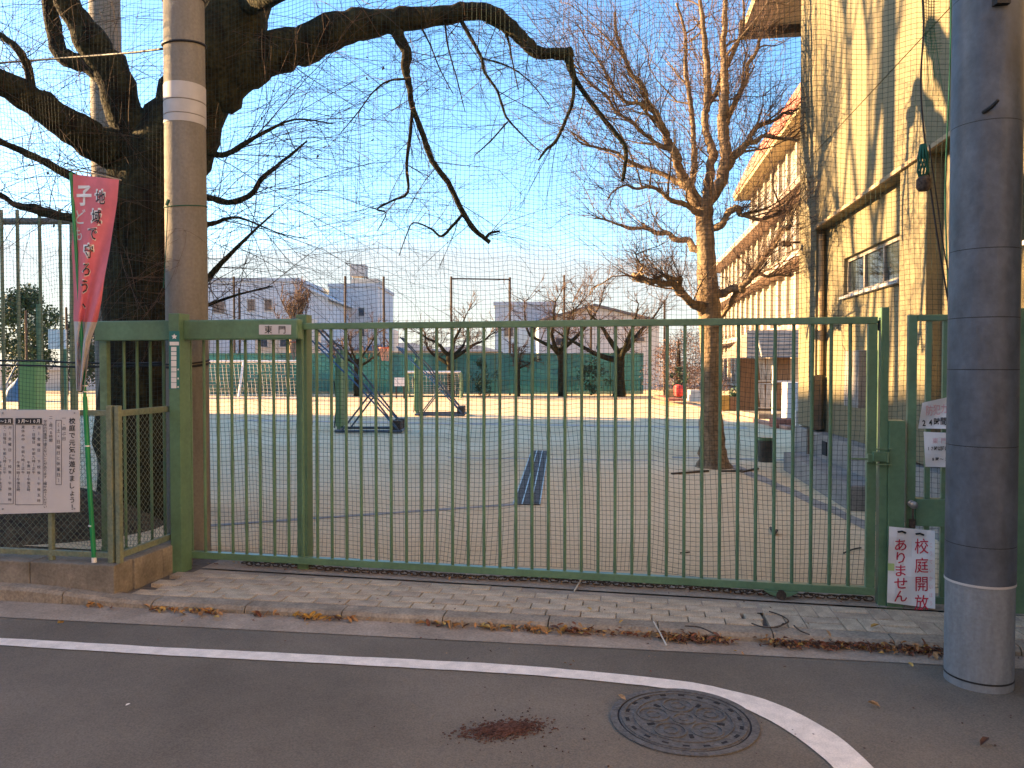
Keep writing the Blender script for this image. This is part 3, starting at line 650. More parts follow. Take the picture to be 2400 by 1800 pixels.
# gathered edge of the net with its ropes
def net_px(px, py, o=0): return hit(px, py, NET[0] + o, NET[1])
mb = MB()
for k in range(16):
    a = k / 15; x0, x1 = 2158 + 34 * a, 2172 + 52 * a
    mb.tube([net_px(x0 + 3 * math.sin(k * 2), -40, -.03 - .03 * math.sin(k)), net_px(2163 + 26 * a, 60, -.05), net_px(2166 + 30 * a + 3 * math.sin(k), 130, -.04 + .03 * math.sin(k * 1.7)), net_px(2170 + 45 * a, 250, -.02)], .0013, 3, cap=False)
for k in range(22):
    y = -30 + k * 7; mb.tube([net_px(2160, y + 3 * math.sin(k), -.06), net_px(2180, y + 6, -.075), net_px(2200 + k * .4, y + 4, -.05)], .0016, 3, cap=False)
tag(mb.build('gathered_net', m_netg, None, kind=None, fix=False), 'bunched green end of the net hanging beside the cream wall', 'net')
def rope(pts, r, label, mat=m_black):
    mb = MB(); mb.tube(cr([Vector(p) for p in pts], 5), r, 6); tag(mb.build('rope', mat, None, smooth=True), label, 'rope')
rope([net_px(2160, -40, -.1), net_px(2165, 60, -.1), net_px(2158, 200, -.1), net_px(2170, 350, -.1), net_px(2198, 560, -.12), net_px(2232, 760, -.12)], .0055, 'dark rope hanging from the gathered net down past the cream pilaster')
rope([net_px(2178, 340, -.08), net_px(2195, 460, -.08), net_px(2215, 600, -.08), net_px(2250, 760, -.08)], .004, 'thin dark rope slanting to the utility pole from the rope bundle')
rope([P(-60, 152, 7.0), P(150, 136, 6.7), P(300, 124, 6.2), P(384, 114, 5.85)], .009, 'black cable running to the concrete pole across the dark tree')
rope([P(-60, 845, 6.2), P(90, 846, 6.1), P(172, 850, 6.0), P(300, 852, 5.95), P(380, 850, 5.85)], .008, 'upper black rope stretched low behind the pink banner', m_black)
rope([P(-60, 855, 6.2), P(90, 857, 6.1), P(172, 860, 6.0), P(300, 858, 5.95), P(380, 856, 5.85)], .008, 'lower black rope stretched low behind the pink banner', m_black)
q = net_px(2163, 400, -.12); mb = MB()
for k in range(9):
    a = k * .7; mb.tube([q + Vector((.012 * math.cos(a), .012 * math.sin(a), .16)), q + Vector((.028 * math.cos(a), .028 * math.sin(a), .08)), q + Vector((.03 * math.cos(a + 1), .03 * math.sin(a + 1), 0)), q + Vector((.014 * math.cos(a), .014 * math.sin(a), -.07))], .006, 5)
tag(mb.build('rope_bundle', m_netg, None, smooth=True), 'coiled green rope bundle hung against the cream pilaster', 'rope')
q = net_px(2165, 428, -.12); mb = MB(); mb.tube([q + Z * .045, q + Z * .02, q - Z * .03, q - Z * .05], [.02, .042, .042, .03], 10); tag(mb.build('rope_weight', m_rust, None, smooth='auto'), 'small brown weight hanging below the green rope bundle', 'weight')

# ------------------------------------------------------------------ school wing on the right
BU = Vector((0.135, 0.991, 0)).normalized(); BN = Vector((-BU.y, BU.x, 0))     # BN points to the playground (left)
BO = Vector((2.633, 0, 0))
def bpos(y, out, z):                                       # y: world depth along the wall face, out: proud of the upper wall face
    return BO + BU * (y / BU.y) + BN * out + Z * z
def bbox(name, y0, y1, o0, o1, z0, z1, parent, mat, bevel=0.0):
    mb = MB(); c_ = (bpos((y0 + y1) / 2, (o0 + o1) / 2, (z0 + z1) / 2)); mb.obox(c_, BU * (y1 - y0) / BU.y / 2, BN * (o1 - o0) / 2, Z * (z1 - z0) / 2)
    return mb.build(name, mat, parent, bevel=bevel)
wing = thing('school_wing', 'tall cream stucco school building end wall with tree shadows falling on it', 'building', bpos(8, 0, ZP))
YB, YE = 2.2, 11.15
bbox('upper_wall', YB, YE, -3.4, 0, 3.27, 4.3, wing, m_wall); bbox('upper_wall', YB, YE, -3.4, 0, 4.312, 9.5, wing, m_wall)
bbox('wall_joint', YB + .01, YE - .01, -3.3, -.012, 4.299, 4.313, wing, m_walltrim)
RC = -.13
bbox('lower_wall', YB, YE - .02, -3.38, RC - .10, 0.0, 3.268, wing, m_dark)
# recessed wall leaves around the windows (each bay)
def bay(y0, y1, wins, ztop_=3.268, zw1=2.77, zw0=2.31):
    cur = y0
    for a, b in wins:
        if a > cur: bbox('wall_panel', cur, a, RC - .099, RC, 0.6, ztop_, wing, m_wall)
        bbox('wall_panel', a, b, RC - .099, RC, 0.6, zw0, wing, m_wall); bbox('wall_panel', a, b, RC - .099, RC, zw1, ztop_, wing, m_wall)
        w = bbox('window_frame', a + .001, b - .001, RC - .085, RC - .045, zw0 + .001, zw0 + .045, wing, m_frame)
        bbox('head', a + .001, b - .001, RC - .085, RC - .045, zw1 - .045, zw1 - .001, w, m_frame)
        n = max(2, round((b - a) / .63))
        for k in range(n + 1):
            yy = a + (b - a) * k / n; yy = min(max(yy, a + .022), b - .022); bbox('mullion', yy - .021, yy + .021, RC - .084, RC - .04, zw0 + .0455, zw1 - .0455, w, m_frame)
        for k in range(n):
            ya, yb = a + (b - a) * k / n + .045, a + (b - a) * (k + 1) / n - .045; bbox('pane', ya, yb, RC - .074, RC - .068, zw0 + .046, zw1 - .046, w, m_glass)
        bbox('window_sill', a - .03, b + .03, RC - .03, RC + .05, zw0 - .035, zw0 - .002, wing, m_polew, .004)
        cur = b
    if cur < y1: bbox('wall_panel', cur, y1, RC - .099, RC, 0.6, ztop_, wing, m_wall)
bay(7.22, 10.2, [(7.5, 9.4)]); bay(3.3, 6.55, [(5.4, 6.2), (3.9, 5.15)], zw1=2.71)
for a, b in ((10.22, YE), (6.57, 7.2), (YB, 3.28)): bbox('pilaster', a, b, RC - .098, -.003, .62, 3.268, wing, m_wall, .006)
bbox('string_course', YB, YE - .95, -.002, .03, 3.2705, 3.31, wing, m_walltrim, .004)
bbox('plinth', YB, YE + .03, RC - .1, .03, -.05, .598, wing, m_plinth, .01)
bbox('plinth_step', 7.4, 10.35, .031, .36, -.05, .30, wing, m_plinth, .01)
mb = MB(); mb.box(bpos(9.55, .036, .44), .02, .2, .17, math.atan2(BU.y, BU.x) + math.pi / 2 * 0 - math.pi / 2); mb.build('vent', m_dark, wing)
mb = MB(); mb.tube([bpos(10.17, .02 + RC + .05, 3.2), bpos(10.17, .02 + RC + .05, 1.35)], .035, 10); mb.build('downpipe', m_walltrim, wing, smooth='auto')
mb = MB(); mb.obox(bpos(10.17, -.01, .98), BU * .06, BN * .06, Z * .36); mb.obox(bpos(10.17, .07, .38), BU * .04, BN * .03, Z * .26); mb.build('pipe_guard', M('pipe_guard_brown', (0.13, 0.10, 0.07), .8, .25, 8), wing, bevel=.01)
mb = MB(); mb.obox(bpos(8.15, .0, 1.33), BU * .25, BN * .14, Z * .30); wb_ = mb.build('meter_box', m_plinth, wing, bevel=.01)
q = bpos(11.0, .02, 3.23); mb = MB(); mb.tube([q, q + BN * .12, q + BN * .16 - Z * .02], .016, 8); mb.box(q + BN * .2 - Z * .02, .14, .08, .07, .3); mb.build('wall_lamp', m_rust, wing)
# roof canopy behind the corner
can = thing('roof_canopy', 'brown projecting roof eave high behind the cream wall corner', 'canopy', bpos(12.5, .6, 7.2))
bbox('slab', 11.3, 13.4, -2.5, .42, 7.34, 7.5, can, m_walltrim); bbox('edge_beam', 13.42, 13.6, -2.5, .5, 7.2, 7.48, can, m_rust)

# ------------------------------------------------------------------ long school block far right
X0 = 8.0
def lpos(y, out, z): return Vector((X0, 0, 0)) + BU * (y / BU.y) + BN * out + Z * z
def lbox(name, y0, y1, o0, o1, z0, z1, parent, mat):
    mb = MB(); mb.obox(lpos((y0 + y1) / 2, (o0 + o1) / 2, (z0 + z1) / 2), BU * (y1 - y0) / BU.y / 2, BN * (o1 - o0) / 2, Z * (z1 - z0) / 2); return mb.build(name, mat, parent)
m_fac = M('facade_cream', (0.40, 0.355, 0.275), .9, .12, .6); m_coral = M('coral_tiles', (0.52, 0.17, 0.11), .8, .18, 3, .2); m_ledge = M('pinkish_ledge', (0.40, 0.30, 0.235), .9, .15, 2)
blk = thing('school_block', 'long four storey school block with a coral roof and pinkish floor ledges', 'building', lpos(45, 0, ZP))
FLH = [3.1, 6.15, 9.2, 12.25]
YA, YM, YZ = 30.0, 49.0, 63.0
for yy0, yy1, top_ in ((YA, YM, FLH[3]), (YM + .01, YZ, FLH[2])): lbox('wall', yy0, yy1, -9, -.5, 0, top_, blk, m_fac)
m_pane = M('pane_reflection_tint', (.30, .26, .20), .25, .25, 1.5)  # light tint paints a bright reflection into the panes
for fl in range(4):
    z0 = [0, *FLH][fl]; ye = YM if fl == 3 else YZ; y = YA
    while y < ye - .2:
        lbox('pilaster', y, y + .34, -.5, -.3, z0 + .2, z0 + 2.9, blk, m_fac)
        w = lbox('window', y + .55, y + 1.75, -.499, -.42, z0 + .9, z0 + 2.55, blk, m_frame); lbox('pane', y + .6, y + 1.13, -.419, -.41, z0 + .97, z0 + 2.48, w, m_pane); lbox('pane', y + 1.18, y + 1.7, -.419, -.41, z0 + .97, z0 + 2.48, w, m_pane)
        y += 1.95
for z_, ye in ((FLH[0], YZ + .8), (FLH[1], YZ + .8), (FLH[2], YZ + .6)): lbox('floor_ledge', YA, ye, -.51, .45, z_ - .12, z_ + .18, blk, m_ledge)
mb = MB(); ya, yb = YA, YM + .6
mb.prism([lpos(ya, .55, FLH[3] + .0), lpos(ya, .55, FLH[3] + .2), lpos(ya, -.5, FLH[3] + 2.4), lpos(ya, -9, FLH[3] + 2.4), lpos(ya, -9, FLH[3])], BU * ((yb - ya) / BU.y)); rf_ = mb.build('roof', m_coral, blk)
lbox('eave', YA, YM + .5, -.6, .5, FLH[3] - .22, FLH[3] - .005, blk, M('eave_ochre', (0.36, 0.29, 0.16), .9))

# ------------------------------------------------------------------ trees
def smooth_path(pts, rad, k=4, jit=.0, seed=1):
    rg = random.Random(seed); v4 = [Vector((*p, r)) for p, r in zip(pts, rad)]
    def c4(a, b, c_, d, t): return 0.5 * ((2 * b) + (c_ - a) * t + (2 * a - 5 * b + 4 * c_ - d) * t * t + (3 * b - a - 3 * c_ + d) * t ** 3)
    out = []
    for i in range(len(v4) - 1):
        a, b, c_, d = v4[max(0, i - 1)], v4[i], v4[i + 1], v4[min(len(v4) - 1, i + 2)]
        for j in range(k): out.append(c4(a, b, c_, d, j / k))
    out.append(v4[-1])
    res = []
    for q in out:
        r = max(q[3], .002) * (1 + rg.uniform(-.09, .09) * (jit > 0)); res.append((Vector(q[:3]) + Vector((rg.uniform(-1, 1), rg.uniform(-1, 1), rg.uniform(-1, 1))) * r * jit, r))
    return res
def limb(mb, spec, Y, seeds, n=9, jit=.18, seed=1):        # spec: (px, py, width px, depth offset)
    pts = [P(x, y, Y + d) for x, y, w, d in spec]; rad = [w / 2 / F * (Y + d) for x, y, w, d in spec]
    path = smooth_path(pts, rad, 4, jit, seed); mb.tube([p for p, r in path], [r for p, r in path], n)
    for i in range(len(path) - 1): seeds.append((path[i][0], (path[i + 1][0] - path[i][0]).normalized(), path[i][1]))
    return path
def twig(mb, p, d, L, r, rg, lev, droop=0.0, wig=.25, sub=3, n=3, spread=.7, up=0.0):
    k = max(3, int(4 + L * 2)); pts = [p]; q = p.copy(); d = d.normalized(); ds_ = []
    for i in range(k):
        d = (d + Vector((rg.gauss(0, wig), rg.gauss(0, wig), rg.gauss(0, wig))) * .5 + Z * (up - droop * (i / k))).normalized() if i else d
        q = q + d * L / k; pts.append(q.copy()); ds_.append(d.copy())
    mb.tube(pts, [max(.0011, r * (1 - .8 * i / k)) for i in range(k + 1)], n, cap=False)
    if lev > 0:
        for j in range(sub):
            i = rg.randrange(1, k); dd = (ds_[i] + Vector((rg.gauss(0, spread), rg.gauss(0, spread), rg.gauss(0, spread)))).normalized()
            twig(mb, pts[i], dd, L * rg.uniform(.35, .65), r * .55, rg, lev - 1, droop, wig, sub, 3, spread, up)
# ---- the big dark tree on the left
BT = 7.3
big = thing('big_tree', 'massive dark forked tree with a long arching bough beside the concrete pole', 'tree', P(350, 1300, BT) * Vector((1, 1, 0)).to_2d().to_3d().x if False else Vector((P(350, 1290, BT).x, BT, ZP)))
seeds = []
mb = MB()
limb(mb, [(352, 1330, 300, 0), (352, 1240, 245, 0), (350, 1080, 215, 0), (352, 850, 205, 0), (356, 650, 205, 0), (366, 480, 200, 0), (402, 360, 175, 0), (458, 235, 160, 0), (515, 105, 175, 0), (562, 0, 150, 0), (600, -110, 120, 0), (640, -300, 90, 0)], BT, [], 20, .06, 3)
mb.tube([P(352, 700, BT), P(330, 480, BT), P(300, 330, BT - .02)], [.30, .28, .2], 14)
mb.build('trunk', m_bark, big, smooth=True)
def branch(spec, n=9, Y=BT, parent=None, mat=None, sd=1, jit=.12, collect=None):
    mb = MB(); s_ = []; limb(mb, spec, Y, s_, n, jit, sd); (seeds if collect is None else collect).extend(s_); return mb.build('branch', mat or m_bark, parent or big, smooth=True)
branch([(340, 400, 110, 0), (305, 290, 92, -.1), (262, 175, 80, -.2), (212, 95, 72, -.3), (170, 25, 58, -.4), (128, -60, 46, -.5)], 12, sd=11)
branch([(262, 190, 50, -.2), (200, 150, 44, -.2), (145, 128, 38, -.2), (125, 60, 34, -.2), (108, -30, 30, -.3)], 9, sd=12)
branch([(350, 440, 90, 0), (280, 370, 92, -.1), (215, 330, 84, -.3), (150, 285, 80, -.5), (80, 240, 70, -.7), (0, 195, 60, -.9), (-120, 140, 50, -1.2)], 12, sd=13)
branch([(75, 225, 22, -.7), (66, 160, 20, -.7), (45, 120, 18, -.8), (20, 95, 15, -.8), (-20, 70, 12, -.8)], sd=14)
branch([(250, 450, 24, 0), (165, 412, 20, -.2), (110, 383, 18, -.3), (50, 353, 16, -.4), (-10, 328, 13, -.5)], sd=15)
branch([(240, 520, 18, 0), (150, 508, 20, 0), (105, 498, 24, 0), (80, 488, 22, 0), (40, 482, 14, 0), (0, 455, 12, 0), (-40, 440, 10, 0)], sd=16)
branch([(500, 210, 120, 0), (560, 165, 108, .0), (640, 128, 96, .1), (720, 100, 86, .2), (800, 72, 76, .2), (870, 55, 64, .3), (945, 45, 52, .3), (1035, 36, 44, .4), (1095, 27, 40, .4), (1143, 30, 38, .4), (1190, 57, 35, .4), (1227, 95, 33, .4), (1258, 121, 29, .4), (1306, 127, 26, .4), (1337, 127, 32, .4)], 12, sd=17)
branch([(1332, 135, 22, .4), (1345, 180, 15, .4), (1372, 222, 12, .4), (1402, 262, 12, .4), (1432, 300, 11, .4), (1458, 332, 11, .4), (1467, 352, 11, .4), (1465, 390, 9, .4), (1459, 424, 8, .4)], 8, sd=18)
branch([(1344, 180, 10, .4), (1343, 235, 9, .4), (1322, 290, 8, .4), (1302, 332, 8, .4), (1280, 350, 7, .4), (1262, 376, 4, .4)], 7, sd=19)
branch([(925, 62, 34, .3), (940, 95, 28, .3), (955, 128, 25, .3), (950, 158, 21, .3), (958, 195, 15, .3), (966, 245, 14, .3), (988, 305, 14, .3), (1014, 378, 14, .3), (1050, 428, 13, .3), (1080, 488, 13, .3), (1110, 535, 12, .3), (1148, 568, 11, .3)], 9, sd=20)
branch([(1138, 558, 8, .3), (1150, 546, 7, .3), (1172, 542, 6, .3)], 6, sd=21, jit=.1)
branch([(1085, 502, 8, .3), (1060, 530, 8, .3), (1034, 554, 7, .3), (1010, 536, 5, .3), (970, 522, 4, .3), (955, 545, 3, .3), (935, 600, 2, .3)], 6, sd=22)
branch([(968, 240, 10, .3), (962, 310, 9, .3), (953, 385, 8, .3), (956, 450, 7, .3), (920, 470, 6, .3), (884, 490, 5, .3), (905, 500, 3, .3), (885, 540, 2, .3)], 6, sd=23)
branch([(1080, 48, 11, .4), (1108, 98, 9, .4), (1128, 135, 8, .4), (1136, 170, 7, .4), (1165, 212, 6, .4), (1180, 258, 6, .4), (1193, 283, 5, .4), (1240, 332, 3, .4), (1268, 358, 2, .4)], 6, sd=24)
branch([(1190, 285, 4, .4), (1150, 330, 4, .4), (1112, 365, 2, .4)], 5, sd=25); branch([(1130, 137, 5, .4), (1190, 155, 4, .4), (1240, 190, 3, .4), (1290, 250, 2, .4)], 5, sd=26); branch([(1140, 50, 9, .4), (1185, 78, 7, .4), (1200, 140, 4, .4), (1215, 210, 2, .4)], 5, sd=27)
branch([(985, 60, 6, .3), (1008, 105, 4, .3), (1030, 160, 3, .3), (1062, 220, 2, .3)], 5, sd=28); branch([(1043, 52, 6, .4), (1050, 110, 4, .4), (1072, 190, 3, .4), (1090, 262, 2, .4)], 5, sd=29)
branch([(950, 185, 6, .3), (910, 190, 5, .3), (875, 215, 4, .3), (840, 262, 3, .3), (800, 310, 2, .3)], 5, sd=30)
branch([(460, 350, 16, 0), (520, 364, 14, -.1), (565, 342, 12, -.2), (610, 315, 9, -.3), (690, 280, 5, -.3), (780, 290, 3, -.3)], 7, sd=31)
branch([(455, 455, 18, 0), (500, 466, 15, -.1), (545, 474, 14, -.2), (592, 452, 13, -.3), (612, 420, 12, -.3), (660, 380, 8, -.4), (720, 330, 4, -.4)], 7, sd=32)
branch([(460, 535, 16, 0), (510, 520, 9, -.1), (560, 510, 6, -.2), (650, 545, 3, -.3), (720, 560, 2, -.3)], 6, sd=33)
branch([(452, 690, 18, 0), (480, 660, 15, -.1), (520, 615, 12, -.2), (570, 565, 8, -.3), (640, 500, 4, -.4)], 7, sd=34)
branch([(452, 730, 9, 0), (500, 710, 8, -.1), (560, 690, 5, -.2), (640, 670, 3, -.2)], 6, sd=35)
branch([(285, 420, 14, -.3), (275, 520, 10, -.5), (282, 590, 9, -.5), (300, 650, 7, -.6), (340, 710, 4, -.6), (400, 760, 3, -.6)], 6, sd=36)
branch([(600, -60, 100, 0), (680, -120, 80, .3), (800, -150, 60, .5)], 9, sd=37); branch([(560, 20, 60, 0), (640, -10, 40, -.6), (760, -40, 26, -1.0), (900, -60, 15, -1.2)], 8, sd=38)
rg = random.Random(5); mb = MB()
for p, d, r in seeds:
    if r > .09: k = 1
    else: k = 2
    for _ in range(k):
        if rg.random() < (.6 if p.x < -1.2 else .36):
            side = Vector((rg.gauss(0, 1), rg.gauss(0, .8), rg.gauss(0, .6))).normalized()
            L_ = rg.uniform(.4, 1.5) * (1.3 if p.x < -1.4 else .7)
            twig(mb, p, (side + d * .5 + Vector((.25, 0, .1))), L_, min(r * .5, rg.uniform(.0025, .006)), rg, 2, droop=.10, wig=.12, sub=2, spread=.45)
for k in range(95):                                       # fine spray right of the trunk and over the left
    if k < 50: px, py = rg.uniform(470, 760), rg.uniform(20, 640); dx = Vector((1, rg.gauss(0, .4), rg.uniform(-.5, .5)))
    else: px, py = rg.uniform(-60, 330), rg.uniform(0, 520); dx = Vector((rg.uniform(-1, 1), rg.gauss(0, .4), rg.uniform(-.6, .6)))
    twig(mb, P(px, py, BT + rg.uniform(-.5, 1.6)), dx, rg.uniform(.9, 2.3), .0036, rg, 2, droop=.07, wig=.09, sub=2, spread=.4)
mb.build('twigs', m_twig, big, kind='stuff', fix=False)
mb = MB()
for k in range(26):
    px, py = rg.choice([(820, 320), (880, 300), (870, 290), (850, 180), (100, 470), (600, 300), (700, 420), (1000, 200)]); q = P(px + rg.gauss(0, 30), py + rg.gauss(0, 40), BT + rg.uniform(-.3, .3)); a = Vector((rg.gauss(0, 1), rg.gauss(0, 1), rg.gauss(0, 1))).normalized(); b = a.orthogonal().normalized()
    mb.poly([q, q + a * .02 + b * .012, q + a * .045, q + a * .02 - b * .012])
mb.build('hanging_leaf', m_twig, big, kind='stuff')
# soil mound at its foot
mb = MB(); q = G(150, 1262, ZP); 
def mound(u, v):
    w, r_ = u * 2 * math.pi, v; x = q.x - .55 + 1.15 * r_ * math.cos(w); y = q.y + .45 + .75 * r_ * math.sin(w)
    return Vector((x, y, ZP - .01 + .42 * (1 - r_ ** 1.6) + .05 * noise.noise(Vector((x * 6, y * 6, 0))) * (1 - r_)))
mb.grid(mound, 48, 16); sm = mb.build('soil_mound', M('dark_soil', (0.045, 0.035, 0.025), .95, .4, 12, .8, col2=(.11, .085, .05), fine=(40, .3)), None, smooth=True); tag(sm, 'dark mound of soil and dead leaves behind the notice board fence', 'soil mound')

# ---- the pollarded tree on the right
RT = 10.7
rt = thing('plane_tree', 'bare pollarded brown tree with upright shoots standing in the playground', 'tree', Vector((P(1672, 1100, RT).x, RT, ZP)))
s2 = []
mb = MB(); limb(mb, [(1675, 1118, 104, 0), (1672, 1085, 74, 0), (1668, 1030, 58, 0), (1666, 950, 50, 0), (1666, 850, 48, 0), (1664, 750, 50, 0), (1660, 690, 54, 0), (1657, 640, 44, 0), (1654, 570, 40, 0), (1650, 510, 42, 0), (1650, 470, 36, 0)], RT, [], 18, .05, 41); mb.build('trunk', m_bark2, rt, smooth=True)
def b2(spec, sd, n=8):
    rk = random.Random(sd * 7); out = [spec[0]]
    for a, b in zip(spec, spec[1:]):
        m_ = tuple((u + v) / 2 for u, v in zip(a, b)); out += [(m_[0] + rk.uniform(-9, 9), m_[1] + rk.uniform(-7, 7), m_[2] * rk.uniform(.95, 1.2), m_[3] + rk.uniform(-.06, .06)), (b[0] + rk.uniform(-5, 5), b[1] + rk.uniform(-4, 4), b[2], b[3])]
    return branch(out, n, RT, rt, m_bark2, sd, .2, s2)
b2([(1652, 500, 34, 0), (1690, 425, 28, 0), (1698, 340, 25, 0), (1699, 250, 22, 0), (1700, 150, 17, .1), (1702, 60, 13, .1), (1708, -60, 9, .1)], 42, 10)
b2([(1648, 500, 32, 0), (1615, 430, 24, 0), (1592, 380, 21, -.1), (1578, 350, 19, -.2), (1562, 305, 17, -.2), (1532, 262, 15, -.3), (1512, 225, 13, -.3), (1484, 175, 11, -.3), (1462, 110, 8, -.3), (1440, 30, 5, -.3)], 43, 9)
b2([(1660, 470, 24, 0), (1668, 390, 20, .2), (1662, 320, 18, .3), (1655, 250, 16, .3), (1656, 150, 14, .3), (1654, 80, 12, .3), (1640, 0, 8, .3)], 44)
b2([(1620, 440, 16, 0), (1632, 370, 15, .3), (1628, 300, 13, .5), (1612, 220, 11, .6), (1605, 120, 9, .6), (1590, 10, 6, .6)], 45)
b2([(1660, 540, 18, 0), (1700, 512, 15, -.2), (1732, 488, 15, -.3), (1745, 505, 9, -.3), (1790, 512, 8, -.3), (1830, 488, 7, -.4), (1872, 458, 5, -.5)], 46)
b2([(1692, 410, 18, 0), (1720, 370, 15, .1), (1755, 330, 13, .2), (1790, 322, 10, .2), (1830, 328, 8, .2), (1868, 332, 5, .2)], 47)
b2([(1700, 395, 14, 0), (1735, 345, 14, .3), (1762, 312, 12, .4), (1812, 278, 9, .5), (1862, 262, 6, .5)], 48)
b2([(1700, 300, 14, 0), (1722, 250, 12, .2), (1748, 190, 10, .3), (1770, 120, 8, .3), (1788, 40, 5, .3)], 49)
b2([(1668, 690, 22, 0), (1700, 680, 17, -.1), (1735, 680, 16, -.2), (1752, 655, 15, -.3), (1782, 618, 14, -.4), (1806, 588, 13, -.4), (1835, 540, 10, -.5), (1852, 520, 7, -.5)], 50)
b2([(1690, 745, 11, .2), (1712, 715, 12, .1), (1740, 675, 12, -.1), (1765, 650, 9, -.2), (1800, 645, 7, -.2), (1850, 650, 4, -.2)], 51, 6)
b2([(1656, 745, 24, 0), (1628, 715, 20, -.2), (1600, 690, 18, -.4), (1572, 668, 16, -.5), (1540, 655, 15, -.6), (1510, 655, 15, -.6), (1485, 648, 17, -.6)], 52)
b2([(1600, 685, 12, -.4), (1590, 655, 11, -.5), (1560, 645, 10, -.6), (1540, 650, 8, -.6)], 53, 6)
b2([(1650, 590, 20, 0), (1612, 565, 15, .2), (1570, 545, 12, .3), (1510, 535, 9, .4), (1450, 525, 6, .4), (1390, 510, 3, .4)], 54)
b2([(1640, 500, 16, 0), (1600, 480, 13, -.2), (1560, 455, 10, -.3), (1520, 440, 8, -.4), (1470, 438, 5, -.4), (1420, 470, 3, -.4)], 55)
b2([(1610, 440, 15, 0), (1560, 415, 12, .3), (1500, 390, 10, .5), (1440, 360, 8, .6), (1390, 345, 6, .6), (1340, 310, 3, .6)], 56)
b2([(1580, 350, 12, -.2), (1530, 330, 10, -.2), (1480, 290, 8, -.2), (1420, 230, 6, -.2), (1370, 180, 4, -.2), (1300, 120, 2, -.2)], 57)
b2([(1535, 262, 10, -.3), (1500, 245, 8, -.5), (1450, 225, 6, -.5), (1410, 165, 4, -.5), (1350, 60, 2, -.5)], 58)
b2([(1655, 250, 12, .3), (1690, 180, 10, .6), (1730, 100, 8, .8), (1745, 0, 5, .8)], 59)
mb = MB(); rg = random.Random(19)
cands = [q for q in s2 if .018 < q[2] < .075]
for k in range(70):
    p, d, r = rg.choice(cands); out = Vector((p.x - P(1655, 400, RT).x, p.y - RT, 0)); out = out / max(.5, out.length)
    twig(mb, p, out * rg.uniform(.3, 1.0) + Vector((rg.gauss(0, .5), rg.gauss(0, .6), rg.uniform(0, .9))) + d * .4, rg.uniform(.6, 1.4), min(r * .65, rg.uniform(.011, .021)), rg, 2, wig=.5, sub=3, n=5, spread=.65, up=.07)
mb.build('limbs', m_bark2, rt, kind='stuff', fix=False, smooth=True)
mb = MB(); rg = random.Random(9)
for p, d, r in s2:
    for _ in range(3 if r < .05 else 2):
        if rg.random() < .42:
            out = Vector((p.x - P(1655, 400, RT).x, p.y - RT, 0)); out = out / max(.6, out.length)
            dr = (Vector((rg.gauss(0, .45), rg.gauss(0, .45), rg.uniform(.1, 1.0))) + out * rg.uniform(.1, .7) + d * .3)
            twig(mb, p, dr, rg.uniform(.35, 1.25) * (1.3 if p.z > 4.2 else .8), min(r * .6, rg.uniform(.003, .0075)), rg, 2, wig=.28, sub=3, spread=.5, up=.05)
for k in range(14):                                        # fans of shoots from the pollard knobs on the low bough
    base_ = rg.choice([(1485, 648, -.6), (1512, 655, -.6), (1540, 653, -.6), (1735, 488, -.3), (1852, 520, -.5), (1806, 588, -.4)])
    twig(mb, P(base_[0] + rg.gauss(0, 4), base_[1], RT + base_[2]), Vector((rg.gauss(-.35 if base_[0] < 1600 else .3, .5), rg.gauss(0, .5), rg.uniform(-.1, .9))), rg.uniform(.6, 1.5), .005, rg, 2, wig=.14, sub=3, spread=.4, droop=.05)
mb.build('twigs', m_twig2, rt, kind='stuff', fix=False)
m_wood0 = M('grey_plank', (0.10, 0.075, 0.05), .9, .3, 8)
tw = thing('tree_edging', 'weathered wooden edging boards around the foot of the pollarded tree', 'edging', G(1670, 1112, ZP))
for a, b in (((1574, 1112), (1660, 1106)), ((1690, 1106), (1742, 1106)), ((1738, 1108), (1776, 1100))):
    mb = MB(); p_, q_ = G(*a, ZP), G(*b, ZP); mb.bar(p_ + Z * .008, q_ + Z * .012, .04, .03); mb.build('plank', m_wood0, tw, bevel=.005)

